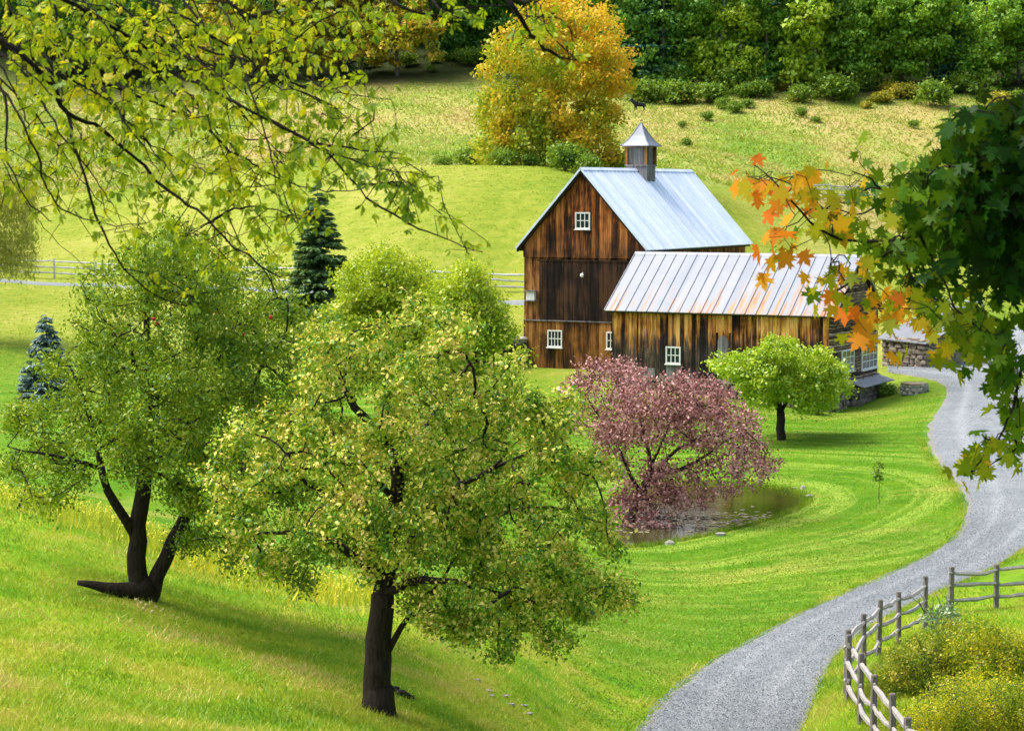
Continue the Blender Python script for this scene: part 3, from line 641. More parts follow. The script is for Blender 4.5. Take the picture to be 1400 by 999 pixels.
# ================================================================== ORCHARD TREES NEAR THE CAMERA
B_DARK = bark('dark_bark', (.010,.008,.007,1), (.055,.042,.034,1), 6)
B_GREY = bark('grey_bark', (.05,.045,.04,1), (.20,.18,.16,1), 5)
LM_MAIN = leaf_mat('apple_leaf', [(.10, (.02,.10,.008,1)), (.32, (.08,.23,.010,1)), (.48, (.26,.40,.022,1)), (.64, (.56,.54,.07,1)), (.90, (.82,.60,.20,1))], .25, 2.6, .03, .42)  # darkest and palest stops put interior shade and highlights into the leaf colour
LM_LEFT = leaf_mat('left_leaf', [(.1, (.04,.13,.006,1)), (.4, (.10,.22,.008,1)), (.62, (.22,.34,.014,1)), (.92, (.44,.44,.04,1))], .30, 1.6, .03, .5)
def lobes_px(spec, Y, depth, seed, zs=1.0, bulge=1.0):
    """crown lumps: (px, py, r px[, weight]) measured at distance Y, spread in depth through the crown"""
    rg = np.random.default_rng(seed); s_ = Y / FPX; out = []
    xs = np.array([q[0] for q in spec]); cx = (xs.min() + xs.max()) / 2; half = (xs.max() - xs.min()) / 2 + 30
    for q in spec:
        px, py, r = q[:3]; span = depth * math.sqrt(max(.05, 1 - ((px - cx) / half) ** 2))
        for dz in ((-span, 0, span) if span > r * s_ * 1.2 else (0,)):
            c = W(px, py, Y + dz + rg.normal() * .15); rr = r * s_ * rg.uniform(.9, 1.1); out.append((c, np.array([rr, rr, rr * zs]), q[3] if len(q) > 3 else 1))
    return out
Y1 = 34.0; b1 = foot(515, Y1); w1 = lambda px, py, dy=0: W(px, py, Y1 + dy)
limbs = [([b1 + (0, 0, -.35), b1 + (0, 0, .12), b1 + (.01, 0, .4)], .33, .23), ([b1 + (0, 0, -.3), w1(514, 950), w1(517, 900), w1(520, 850), w1(523, 812)], .24, .18),
         ([w1(521, 830), w1(528, 770, .1), w1(540, 700, .2), w1(545, 640, .2), w1(535, 600, .1), w1(505, 575), w1(475, 560), w1(470, 520), w1(450, 480)], .17, .03),
         ([w1(545, 640, .2), w1(570, 600, .4), w1(600, 560, .6), w1(640, 500, .5)], .09, .02),
         ([w1(528, 780), w1(560, 745, -.4), w1(590, 690, -.7), w1(650, 650, -.9), w1(720, 620, -.8)], .10, .02),
         ([w1(524, 812), w1(560, 790, -.3), w1(620, 795, -.6), w1(650, 800, -.7), w1(700, 815, -.6), w1(770, 830, -.4)], .08, .015),
         ([w1(530, 890), w1(545, 858, -.1), w1(575, 825, -.2), w1(590, 835, -.3), w1(640, 870, -.4)], .06, .015),
         ([w1(525, 800), w1(500, 770, -.2), w1(450, 735, -.5), w1(380, 725, -.6), w1(335, 730, -.6)], .09, .015),
         ([w1(524, 790), w1(510, 720, .5), w1(460, 640, .8), w1(380, 640, 1.0), w1(330, 640, 1)], .09, .015),
         ([w1(540, 690, .2), w1(500, 625, -.6), w1(455, 640, -.9), w1(420, 600, -1.1)], .06, .015),
         ([w1(530, 770, .3), w1(620, 720, 1.0), w1(730, 690, 1.4), w1(800, 700, 1.2)], .09, .015)]
lob = [(590,842,16,3),(565,828,13,2),(630,865,16,2),(520,725,40,1.5),(505,780,28),(560,765,34,1.4),(600,700,45),(640,850,26),(600,805,24),(665,830,26),(470,700,40),(500,480,45),(590,448,42),(640,480,40),(450,520,45),(430,470,25),(560,540,70),(690,545,50),(640,580,60),(760,570,45),(340,600,45),(400,620,60),(480,620,60),(330,660,40),(540,650,75),(640,670,75),(745,655,65),(810,640,30),
       (320,715,40),(400,715,55),(360,770,28),(470,760,30),(700,760,65),(790,740,55),(830,700,25),(640,790,40),(620,730,60),(740,820,45),(800,810,40),(845,815,22),(690,860,30),(760,875,28),(690,900,14),(700,500,22),(570,420,20),(285,640,18),(450,440,20)]
apple = tree('apple_tree', 'spreading apple tree with pale green and yellowing leaves on one thick dark trunk', 'tree', b1, limbs, lobes_px(lob, Y1, 2.3, 4), 620, 140, .080, .050, LM_MAIN, B_DARK, 21, .125, .22, .008, .35, None, .75, .8)
Y2 = 40.0; b2 = foot(195, Y2); w2 = lambda px, py, dy=0: W(px, py, Y2 + dy)
limbs = [([b2 + (-.05, 0, -.2), w2(190, 800), w2(188, 760), w2(188, 720), w2(194, 670), w2(205, 610), w2(215, 540), w2(195, 450), w2(215, 360)], .20, .03),
         ([w2(186, 735), w2(170, 705, -.1), w2(145, 672, -.3), w2(135, 630, -.4), w2(130, 590, -.4), w2(115, 540, -.3), w2(95, 500, -.3)], .10, .02),
         ([b2 + (.05, 0, -.15), w2(212, 790), w2(228, 765), w2(235, 735, .1), w2(262, 690, .3), w2(290, 640, .5), w2(330, 560, .6), w2(370, 480, .6)], .16, .025),
         ([w2(205, 800), w2(192, 815, -.1), w2(176, 808, -.15), w2(160, 806, -.25), w2(142, 801, -.3), w2(126, 799, -.33), w2(106, 796, -.35)], .22, .045),
         ([w2(194, 670), w2(220, 620, .5), w2(262, 560, .9), w2(275, 480, 1.2)], .08, .02),
         ([w2(135, 640, -.3), w2(100, 628, -.6), w2(50, 618, -.8), w2(10, 610, -.8)], .05, .012),
         ([w2(262, 690, .3), w2(330, 680, .2), w2(400, 670, 0)], .07, .015)]
lob = [(60,680,25,.6),(20,690,20,.6),(320,750,28),(380,760,26),(430,740,30),(270,735,22),(420,800,12),(215,350,45),(180,400,50),(280,380,50),(130,440,40),(330,430,55),(240,450,70),(400,430,40),(160,500,60),(300,510,75),(100,540,55),(390,500,50),(210,560,75),(60,600,40),(130,600,50),(290,590,70),(370,580,60),(30,570,25),
       (20,640,25),(90,650,30),(230,630,60),(330,660,50),(280,680,45),(400,660,45),(420,560,45),(70,690,14),(300,720,30),(60,500,25),(225,310,22),(120,380,22),(360,370,25),(430,490,30)]
tl = tree('apple_tree', 'darker green apple tree forking low into two trunks on the grassy slope', 'tree', b2, limbs, lobes_px(lob, Y2, 2.4, 6), 820, 105, .085, .044, LM_LEFT, B_DARK, 22, .155, .25, .0075, .35, None, .6, .8)
M_RED = plain('red_fruit', (.45,.03,.03,1), .4)
for i, (px, py) in enumerate([(210,436),(215,442),(370,434),(334,457),(142,541)]):
    q = w2(px, py, -2.1) - b2; mb = MB(); mb.blob(q, (.035, .035, .035), rs, 7, .05); mb.build('apple', M_RED, tl)

# purple tree on the pond bank, round tree by the wing
LM_PUR = leaf_mat('purple_leaf', [(.1, (.10,.04,.035,1)), (.38, (.24,.10,.095,1)), (.62, (.50,.25,.24,1)), (.92, (.74,.46,.44,1))], .25, .8, .03, .6)
k_ = LM_PUR.node_tree
for nn in k_.nodes:
    if nn.type == 'MIX_RGB': nn.inputs[2].default_value = (.45, .10, .11, 1)
Y3 = 92.0; b3 = hit(856, 733); Y3 = b3[1] + 1.5; w3 = lambda px, py, dy=0: W(px, py, Y3 + dy)
limbs = [([b3 + (0, 0, -.3), w3(862, 705, -1), w3(874, 675, -.5), w3(895, 648)], .20, .14),
         ([w3(895, 648), w3(915, 620, .2), w3(950, 600, .3), w3(985, 590, .4)], .09, .02), ([w3(895, 648), w3(930, 642, -.3), w3(960, 630, -.5), w3(985, 605, -.7), w3(1015, 590, -.7)], .10, .02),
         ([w3(892, 650), w3(885, 605, .3), w3(870, 560, .6), w3(850, 530, .8)], .10, .02), ([w3(880, 660), w3(905, 605, -1), w3(920, 570, -1.4), w3(940, 540, -1.5)], .08, .02),
         ([w3(874, 672), w3(850, 620, -.5), w3(820, 570, -.4), w3(800, 540, 0)], .08, .02)]
lob = [(1035,655,16),(1050,630,16),(780,530,16),(975,640,20),(905,655,22,1.6),(890,640,18,1.2),(925,665,18,1.2),(950,645,16),(835,720,18),(920,705,14,.5),(870,660,22,.7),(850,690,22),(900,680,20,.7),(945,660,16,.5),(985,690,12,.5),(865,735,12),(810,512,26),(850,520,30),(800,560,35),(880,545,35),(920,545,32),(960,545,30),(990,560,28),(850,580,40),(1010,580,25),(900,585,35),(960,585,38),(1025,610,22),(840,630,25),(1000,625,24),(1040,645,14),(930,560,30),
       (880,690,24),(920,685,20),(960,675,16),(860,715,20),(1000,660,18),(835,590,26),(940,515,12),(945,700,14),(900,715,14)]
tree('purple_tree', 'spreading purple leaved tree drooping over the pond in front of the barn', 'tree', b3, limbs, lobes_px(lob, Y3, 2.6, 8), 620, 40, .15, .085, LM_PUR, B_DARK, 23, .24, .35, .008, .55, None, .6, .7)
LM_RND = leaf_mat('lime_leaf', [(.1, (.14,.30,.008,1)), (.4, (.29,.46,.012,1)), (.7, (.46,.58,.02,1)), (.95, (.60,.62,.08,1))], .42, 1.0, .05)
b4 = hit(1068, 601); Y4 = b4[1]; w4 = lambda px, py, dy=0: W(px, py, Y4 + dy)
limbs = [([b4 + (0, 0, -.3), w4(1068, 585), w4(1067, 562)], .24, .20), ([w4(1067, 564), w4(1050, 535), w4(1020, 515, -.5)], .11, .03), ([w4(1067, 564), w4(1085, 530, .3), w4(1110, 505, .5)], .11, .03), ([w4(1067, 564), w4(1065, 520, -.6), w4(1070, 490, -.8)], .11, .03), ([w4(1067, 564), w4(1060, 530, 1), w4(1050, 500, 1.8)], .11, .03)]
lob = [(1070,490,28),(1030,495,24),(1110,495,25),(1000,500,18),(1140,515,20),(985,495,12),(1050,520,32),(1090,520,34),(1125,540,24),(1095,548,22),(1040,540,20),(1065,480,22),(1155,525,10),(1010,520,20)]
tree('round_tree', 'small round topped bright green tree on a short dark trunk by the wing', 'tree', b4, limbs, lobes_px(lob, Y4, 2.3, 9, .9), 380, 75, .18, .12, LM_RND, B_DARK, 24, .22, .4, .009, .5, None, .8, .7)

# soft yellow-green trees behind the orchard, orange maple, willow
LM_YG = leaf_mat('yellowgreen_leaf', [(.1, (.16,.30,.008,1)), (.4, (.32,.46,.012,1)), (.7, (.46,.54,.02,1)), (.95, (.58,.56,.06,1))], .45, .8, .04)
for (px, Y, lob, seed, lb) in [(528, 128, [(528,375,40),(490,385,30),(565,385,32),(505,420,42),(560,425,45),(480,430,30),(530,470,50),(580,470,30),(530,350,18)], 31, 'feathery yellow green tree standing behind the large apple tree crown'),
                               (640, 124, [(640,392,28),(610,410,28),(665,418,25),(630,440,38),(665,450,28),(640,480,36),(690,462,14),(600,480,25),(640,370,12)], 32, 'smaller yellow green tree between the feathery tree and the barn')]:
    b = foot(px, Y); wq = lambda x, y, dy=0: W(x, y, Y + dy)
    limbs = [([b + (0, 0, -.3), b + (0, 0, 1.2), b + (.1, 0, 2.6)], .22, .16), ([b + (.1, 0, 2.4), wq(px - 30, 430, -1)], .10, .02), ([b + (.1, 0, 2.4), wq(px + 25, 430, 1)], .10, .02), ([b + (.1, 0, 2.4), wq(px, 400, 0)], .12, .02)]
    tree('feathery_tree', lb, 'tree', b, limbs, lobes_px(lob, Y, 2.2, seed), 700, 42, .22, .13, LM_YG, B_GREY, seed, .34, .5, .009, .5, 'yellow green trees behind the orchard', .6, .7)
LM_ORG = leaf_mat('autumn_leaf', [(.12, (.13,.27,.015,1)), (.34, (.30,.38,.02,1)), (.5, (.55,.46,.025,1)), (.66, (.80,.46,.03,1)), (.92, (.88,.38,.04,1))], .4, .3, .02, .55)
Y6 = 205.; b6 = foot(757, Y6)
lob = [(770,15,30),(740,40,38),(810,40,36),(700,60,30),(840,80,25),(770,80,55),(690,105,35),(735,120,50),(820,120,40),(850,115,15),(680,150,30),(770,160,55),(835,155,25),(670,190,25),(720,190,45),(790,200,40),(830,200,22),(690,225,28),(760,230,35),(655,205,14),(800,225,22)]
w6 = lambda px, py, dy=0: W(px, py, Y6 + dy)
limbs = [([b6 + (0, 0, -.3), w6(758, 215), w6(760, 170), w6(765, 110), w6(768, 50)], .45, .08), ([w6(758, 210), w6(730, 170, -2), w6(705, 110, -2)], .2, .04), ([w6(758, 205), w6(790, 160, 2), w6(815, 100, 2)], .2, .04), ([w6(757, 215), w6(740, 190, 3), w6(720, 120, 4)], .2, .04)]
tree('maple_tree', 'large maple turning orange behind the barn roof, green low on one side', 'tree', b6, limbs, lobes_px(lob, Y6, 5.0, 10), 560, 80, .38, .26, LM_ORG, B_GREY, 25, .5, .9, .015, .5, None, .6, .8,
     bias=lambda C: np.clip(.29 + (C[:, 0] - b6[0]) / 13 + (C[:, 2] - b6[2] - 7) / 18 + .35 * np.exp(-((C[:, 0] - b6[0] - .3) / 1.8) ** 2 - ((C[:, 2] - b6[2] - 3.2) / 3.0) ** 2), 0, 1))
LM_WIL = leaf_mat('willow_leaf', [(.1, (.18,.22,.02,1)), (.5, (.34,.36,.05,1)), (.9, (.50,.46,.11,1))], .35, .7, .03)
Y7 = 140.; b7 = foot(-35, Y7); rg = np.random.default_rng(7)
w7 = lambda px, py, dy=0: W(px, py, Y7 + dy)
limbs = [([b7 + (0, 0, -.3), w7(-34, 380), w7(-30, 300)], .4, .2), ([w7(-31, 310), w7(-5, 260, -1), w7(25, 265, -1)], .15, .04), ([w7(-31, 310), w7(-10, 245, 1.5), w7(10, 240, 2)], .15, .04), ([w7(-31, 310), w7(-60, 250, 0), w7(-90, 270, 0)], .15, .04)]
strands = np.array([w7(rg.uniform(-95, 48), rg.uniform(255, 375), rg.uniform(-3, 3)) for _ in range(420)])
tree('willow_tree', 'drooping olive willow at the edge of the pasture by the farm road', 'tree', b7, limbs, lobes_px([(-10,265,30),(25,275,25),(-50,270,35)], Y7, 3, 3), 200, 40, .32, .06, LM_WIL, B_GREY, 26, .3, .5, .008, .5, None, .2, 1.6, strands, hang=1.6, wig=.2)

# ================================================================== SPRUCES
def spruce(name, label, base, hgt, rad, mat, seed, cat='tree', group=None, levels=26, dens=1.0, start=.06):
    rg = np.random.default_rng(seed); root = empty(name, base, rg.uniform(0, 6), label, cat, group); mb = MB(); mb.tube([(0, 0, -.3), (0, 0, hgt * .5), (0, 0, hgt)], [hgt * .022, hgt * .014, .01], 7)
    C = []; T = []; N = []
    for i in range(levels):
        f = i / (levels - 1); z = hgt * (start + (1 - start) * f ** .9); r = rad * (1 - f) ** .85 * rg.uniform(.88, 1.1) + .06; nb = max(4, int(11 * (1 - f) + 4)); a0 = rg.uniform(0, 6)
        for j in range(nb):
            a = a0 + 6.283 * j / nb + rg.normal() * .12; rr = r * rg.uniform(.72, 1.15); zb = z; z = zb + rg.normal() * hgt / levels * .8; d = np.array([math.cos(a), math.sin(a), 0]); m = 6
            pts = [d * rr * t + np.array([0, 0, z - .32 * rr * t + .22 * rr * t * t]) for t in np.linspace(.05, 1, m)]
            if i % 2 == 0: mb.tube(pts, np.linspace(.012 * hgt * .3, .004, m), 4, cap=False)
            n = max(6, int(rr * 48 * dens)); t = rg.random(n) ** .7; side = rg.choice([-1, 1], n); p = d[None] * (rr * t)[:, None]; p[:, 2] += z - .32 * rr * t + .22 * rr * t * t
            perp = np.array([-d[1], d[0], 0]); dirs = d[None] * .8 + perp[None] * (side * rg.uniform(.3, 1.0, n))[:, None] + np.array([0, 0, -.25]) + rg.normal(size=(n, 3)) * .15
            C.append(p + dirs * .08 * rad); T.append(dirs); N.append(np.array([0, 0, 1.]) + rg.normal(size=(n, 3)) * .5); z = zb
    C = np.vstack(C); T = np.vstack(T); N = np.vstack(N); q = rg.uniform(.7, 1.3, len(C))
    V, kk = leaves(C, T, unit(N), .17 * rad * q + .05, (.06 * rad * q + .02)); mb.build('trunk', B_DARK, root); link_mesh('crown', poly_mesh('crown', V, kk, rg.random(len(C))), mat, root); return root
LM_SPR = leaf_mat('spruce_needles', [(.1, (.04,.11,.035,1)), (.5, (.10,.21,.07,1)), (.9, (.20,.34,.13,1))], .2, 1, .04)
LM_BLU = leaf_mat('blue_needles', [(.1, (.06,.13,.11,1)), (.5, (.16,.26,.26,1)), (.9, (.30,.42,.44,1))], .15, 1, .04)
bs = foot(436, 152); spruce('spruce_tree', 'dark green spruce standing alone on the pasture behind the orchard', bs, W(436, 258, 152)[2] - bs[2], 2.6, LM_SPR, 41, dens=1.8, levels=24)
bs = foot(64, 112); spruce('spruce_tree', 'small blue grey spruce beside the darker apple tree', bs, W(64, 430, 112)[2] - bs[2], 1.55, LM_BLU, 42, dens=1.5)

# ================================================================== FOREST ON THE HILL
LM_F = {
 'dark': leaf_mat('forest_dark', [(.1, (.04,.16,.024,1)), (.5, (.11,.30,.035,1)), (.9, (.25,.45,.06,1))], .25, .35, .03, .4),
 'mid': leaf_mat('forest_mid', [(.1, (.07,.20,.018,1)), (.5, (.16,.36,.026,1)), (.9, (.32,.48,.05,1))], .3, .35, .03, .4),
 'lime': leaf_mat('forest_lime', [(.1, (.16,.32,.015,1)), (.5, (.32,.50,.025,1)), (.9, (.50,.58,.05,1))], .34, .35, .03, .4),
 'gold': leaf_mat('forest_gold', [(.1, (.10,.17,.012,1)), (.4, (.30,.32,.02,1)), (.65, (.62,.46,.03,1)), (.95, (.78,.46,.04,1))], .32, .4, .03, .45),
 'pine': leaf_mat('forest_pine', [(.1, (.03,.13,.07,1)), (.5, (.08,.24,.14,1)), (.9, (.17,.36,.23,1))], .15, .5, .03, .5)}
def forest_proto(name, kind, hgt, rad, seed, layered=False, birch=False, low=.07):
    rg = np.random.default_rng(seed); lobes = []
    if layered:
        for i in range(95):
            f = rg.uniform(low, .97); a = rg.uniform(0, 6.28); r = rad * (1 - .75 * max(0, f - .3)) * rg.uniform(.45, .95); lobes.append((np.array([math.cos(a) * r, math.sin(a) * r, hgt * f]), np.array([1.9, 1.9, .38]) * rg.uniform(.7, 1.1)))
    else:
        for i in range(22):
            f = rg.uniform(low, .93); prof = math.sin(math.pi * min(1, (f - low * .5) * 1.05) ** .8); a = rg.uniform(0, 6.28); r = rad * prof * rg.uniform(.2, .75); s_ = rad * rg.uniform(.24, .42)
            lobes.append((np.array([math.cos(a) * r, math.sin(a) * r, hgt * f]), np.array([s_, s_, s_ * .9])))
    t = [([(0, 0, -1), (.1, 0, hgt * .3), (-.1, .1, hgt * .6), (0, 0, hgt * .92)], hgt * .017, .04)]
    if birch: t.append(([(.1, 0, .4), (.9, -.3, hgt * .35), (1.3, -.5, hgt * .8)], hgt * .014, .03))
    return tree(name, 'x', 'tree', (0, 0, 0), t, lobes, 190, 55, .50, .34, LM_F[kind], B_GREY if not birch else bark('birch_bark', (.25,.24,.22,1), (.6,.58,.55,1), 3), seed, .50, 1.2, .02, .55, None, .6, .6)
PRO = [forest_proto('forest_tree', 'dark', 17, 6.2, 51), forest_proto('forest_tree', 'mid', 15, 6.4, 52), forest_proto('forest_tree', 'lime', 16, 5.4, 53, birch=True, low=.12),
       forest_proto('forest_tree', 'gold', 15, 5.6, 54, layered=True, low=.14), forest_proto('forest_tree', 'dark', 19, 6.2, 55), forest_proto('forest_tree', 'mid', 12, 6.4, 56, low=.1)]
PINE = spruce('pine_tree', 'x', (0, 0, 0), 15, 4.2, LM_F['pine'], 57, levels=18, dens=.55, start=.08)
PLAB = ['dark green broadleaf tree in the wood above the meadow', 'mid green full crowned tree in the wood above the meadow', 'lime green pale barked tree in the wood above the meadow', 'golden yellow layered tree at the wood edge above the tan meadow', 'tall dark green tree in the wood above the meadow', 'low bushy green tree in the wood above the meadow', 'blue green pine in the wood above the meadow']
PGRP = ['dark woodland trees', 'mid green woodland trees', 'lime woodland trees', 'golden woodland trees', 'tall dark woodland trees', 'bushy woodland trees', 'woodland pines']
used = [False] * 7; allp = PRO + [PINE]
def plant(kd, px, Y, s, rz):
    b = foot(px, Y) - np.array([0, 0, .2]); sc3 = (s, s, s * rg.uniform(.92, 1.12))
    if used[kd]: o = copy_thing(allp[kd], b, rz, sc3)
    else: used[kd] = True; o = allp[kd]; o.location = tuple(b); o.rotation_euler = (0, 0, rz); o.scale = sc3
    o['label'] = PLAB[kd]; o['group'] = PGRP[kd]
rg = np.random.default_rng(77)
front = [(470,6,.42),(545,3,.98),(498,3,.8),(430,3,.8),(605,4,.95),(640,0,.95),(660,1,.7),(380,0,.9),(320,3,.9),(260,1,.9),(200,0,.9),(140,5,.9),(80,1,.9),(20,0,.9),(-40,4,.9),(-100,1,.9),
         (880,6,.95),(905,4,.9),(945,5,.75),(975,2,1.05),(1010,2,.8),(1045,0,.9),(1070,5,.8),(1110,2,1.1),(1135,2,.9),(1165,1,.95),(1185,5,.85),(1225,1,.9),(1262,5,.9),(1300,6,.7),(1340,1,.85),(1385,5,.95),(1430,2,.9),(1480,0,.95),(700,0,.9),(740,4,.9),(800,1,.9),(845,0,.95),(1540,1,.9)]
for px, kd, s in front: plant(kd, px, rg.uniform(312, 318) if px > 840 else (318 if kd in (3, 6) else rg.uniform(326, 332)), s * 1.3, rg.uniform(0, 6.28))
for row, Y in enumerate((333, 345, 360, 378)):
    for px in np.arange(-110, 1540, 44 - row * 1):
        if px < 880 and row == 0: continue
        plant(int(rg.choice([0, 4, 1, 5, 6, 2, 3], p=[.16, .14, .30, .16, .10, .12, .02])), px + rg.uniform(-14, 14), Y + rg.uniform(-4, 4), rg.uniform(1.05, 1.4), rg.uniform(0, 6.28))

# shrubs along the wood edge, in the meadow and beside the barn
def shrub(name, label, cat, base, rad, hgt, mat, seed, natt=90, per=26, L=.2, group=None, flat=.8):
    b = np.array(base, float); rg = np.random.default_rng(seed); lob = []
    for i in range(7):
        a = rg.uniform(0, 6.28); r = rad * rg.uniform(.1, .6); lob.append((b + np.array([math.cos(a) * r, math.sin(a) * r, hgt * rg.uniform(.35, .72)]), np.array([rad * .45, rad * .45, hgt * .33])))
    limbs = [([b + (0, 0, -.1), b + (math.cos(a) * rad * .25, math.sin(a) * rad * .25, hgt * .5)], .02 * hgt, .008 * hgt) for a in (0, 1.6, 3.1, 4.7)]
    return tree(name, label, cat, b, limbs, lob, natt, per, L, L * .62, mat, B_GREY, seed, L * .9, hgt * .2, .004, .5, group, .6, .8, minz=b[2] + .02)
LM_SHR = leaf_mat('shrub_leaf', [(.1, (.05,.14,.012,1)), (.5, (.14,.28,.02,1)), (.9, (.32,.42,.05,1))], .32, .6, .03)
LM_SHY = leaf_mat('shrub_yellow', [(.1, (.16,.22,.015,1)), (.5, (.42,.40,.03,1)), (.9, (.66,.50,.05,1))], .3, .6, .03)
SH = [shrub('green_shrub', 'x', 'shrub', (0, 0, 0), 2.0, 2.0, LM_SHR, 61, 80, 24, .30), shrub('yellow_shrub', 'x', 'shrub', (0, 0, 0), 1.7, 1.4, LM_SHY, 62, 80, 24, .28)]
sused = [False, False]
def bush(kd, px, Y, s, label, group):
    b = foot(px, Y); o = copy_thing(SH[kd], b, rg.uniform(0, 6), s) if sused[kd] else SH[kd]
    sused[kd] = True; o.location = tuple(b); o.scale = (s, s, s * rg.uniform(.8, 1.1)); o['label'] = label; o['group'] = group
for px in list(range(872, 1440, 17)) + [470, 500, 520, 560, 595, 640]:
    kd = int(rg.random() < (.35 if px > 1100 else .12)); bush(kd, px + rg.uniform(-9, 9), rg.uniform(302, 314) if px > 840 else rg.uniform(322, 326), rg.uniform(.45, 1.9), ['green shrub growing along the edge of the wood', 'yellowing shrub growing along the edge of the wood'][kd], ['green wood edge shrubs', 'yellow wood edge shrubs'][kd])
for px, py, s in [(985,150,.7),(1000,155,.8),(965,165,.6),(1090,160,.6),(1110,168,.5),(1020,148,.6),(1245,175,.5),(590,98,.5),(935,200,.45),(930,175,.4)]:
    p = hit(px, py); bush(0, px, p[1], s, 'low green bush scattered in the dry meadow', 'meadow bushes')
for px, Y, s in [(690,198,.8),(725,199,.6),(772,194,1.2),(800,192,.8),(640,214,1.1),(605,219,.7),(838,203,1.0)]:
    bush(0, px, Y, s, 'dark green bush under the orange maple behind the hill crest', 'bushes under the maple')
p = hit(1212, 541); shrub('leafy_plant', 'low leafy green plant beside the grey bulkhead roof of the wing', 'plant', p, .55, .75, LM_SHR, 66, 60, 20, .16)
p = hit(1112, 566); shrub('green_shrub', 'dark green shrub in the shade behind the round green tree', 'shrub', p, .9, 1.0, LM_SHR, 67, 80, 24, .16)

# goldenrod and shrubs inside the split rail fence
LM_GLD = leaf_mat('goldenrod', [(.1, (.06,.17,.01,1)), (.38, (.20,.32,.018,1)), (.64, (.54,.50,.025,1)), (.92, (.84,.66,.03,1))], .4, 1.6, .02, .5)
LM_OLV = leaf_mat('olive_leaf', [(.08, (.05,.14,.01,1)), (.4, (.15,.25,.018,1)), (.66, (.38,.40,.03,1)), (.95, (.58,.42,.07,1))], .35, 1.8, .02, .5)
LM_PAL = leaf_mat('pale_leaf', [(.1, (.05,.14,.03,1)), (.6, (.14,.26,.09,1)), (.95, (.30,.42,.2,1))], .25, 1.6, .1)
def bushpx(name, label, px, Y, spec, mat, seed, natt, per, L, group=None):
    b = foot(px, Y); rg = np.random.default_rng(seed); s_ = Y / FPX
    limbs = [([b + (0, 0, -.2), b + (rg.uniform(-.3, .3), rg.uniform(-.3, .3), .5), b + (rg.uniform(-.7, .7), rg.uniform(-.6, .6), 1.2)], .025, .008) for _ in range(7)]
    return tree(name, label, 'shrub', b, limbs, lobes_px(spec, Y, .7, seed), natt, per, L, L * .5, mat, B_GREY, seed, .11, .15, .003, .35, group, .6, .9, minz=b[2] + .02, hang=-.8)
bushpx('flowering_shrub', 'big olive green shrub with yellowing tips inside the curve of the rail fence', 1275, 46, [(1225,960,34),(1215,925,20),(1320,870,26),(1310,950,40),(1265,905,38),(1240,930,28),(1300,900,36),(1270,960,45),(1320,940,40),(1230,900,16),(1290,870,18),(1250,985,35),(1320,985,40),(1330,880,18)], LM_OLV, 71, 900, 46, .065)
bushpx('flowering_shrub', 'bright yellow goldenrod clump beside the olive shrub', 1365, 45, [(1340,855,16),(1320,890,26),(1400,960,40),(1360,900,32),(1385,880,26),(1350,870,18),(1395,930,36),(1370,950,36),(1395,985,36),(1350,985,32),(1340,930,24),(1415,900,25)], LM_GLD, 72, 800, 46, .06)
bushpx('flowering_shrub', 'low yellow flowering clump in front of the olive shrub at the picture edge', 1330, 40.5, [(1240,1000,26),(1275,975,30),(1310,960,34),(1355,955,34),(1395,965,34),(1420,985,30),(1380,1000,36),(1300,1000,34),(1340,1000,36),(1325,975,24),(1300,990,22),(1350,990,24),(1370,1010,30),(1320,1010,30),(1280,1015,24)], LM_GLD, 73, 900, 46, .055)
bushpx('leafy_plant', 'pale blue green leafy plant at the end post of the curved fence', 1288, 54, [(1275,848,9),(1290,840,10),(1303,850,8),(1288,855,11)], LM_PAL, 74, 90, 22, .10)
# sapling on the lawn
b = hit(1202, 689); ws = lambda px, py: W(px, py, b[1])
tree('sapling', 'thin young sapling standing alone on the mown lawn', 'tree', b, [([b + (0, 0, -.2), ws(1202, 665), ws(1201, 640), ws(1202, 630)], .022, .008)], [(ws(1201, 640), np.array([.22, .22, .28])), (ws(1199, 652), np.array([.2, .2, .15]))], 40, 5, .12, .08, LM_SHR, B_GREY, 75, .08, .15, .004, .3)

# ================================================================== HORSE ON THE MEADOW
hp = hit(874, 153); horse = None
def skin_body(name, verts, edges, radii, mat, parent=None, sub=2):
    me = bpy.data.meshes.new(name); me.from_pydata([tuple(v) for v in verts], edges, []); o = link_mesh(name, me, mat, parent)
    o.modifiers.new('skin', 'SKIN'); sv = me.skin_vertices[0].data if len(me.skin_vertices) else None
    if sv is None:
        bm = bmesh.new(); bm.from_mesh(me); bm.verts.layers.skin.verify(); bm.to_mesh(me); bm.free(); sv = me.skin_vertices[0].data
    for i, r in enumerate(radii): sv[i].radius = (r, r)
    sv[0].use_root = True; o.modifiers.new('sub', 'SUBSURF').levels = sub; o.modifiers['sub'].render_levels = sub
    for p in me.polygons: p.use_smooth = True
    return o
hv = [(.62,0,1.05),(.2,0,1.02),(-.3,0,1.04),(-.62,0,1.12),(-.95,0,1.45),(-1.12,0,1.72),(-1.35,0,1.60),(-1.52,0,1.42),
      (-.55,.16,.85),(-.57,.16,.5),(-.55,.16,.08),(-.50,-.16,.85),(-.42,-.16,.5),(-.46,-.16,.08),(.66,.17,.8),(.78,.17,.48),(.72,.17,.08),(.58,-.17,.8),(.66,-.17,.48),(.58,-.17,.08),(.86,0,1.1),(.98,0,.75),(-1.1,.08,1.88),(-1.1,-.08,1.88)]
he = [(0,1),(1,2),(2,3),(3,4),(4,5),(5,6),(6,7),(3,8),(8,9),(9,10),(3,11),(11,12),(12,13),(0,14),(14,15),(15,16),(0,17),(17,18),(18,19),(0,20),(20,21),(5,22),(5,23)]
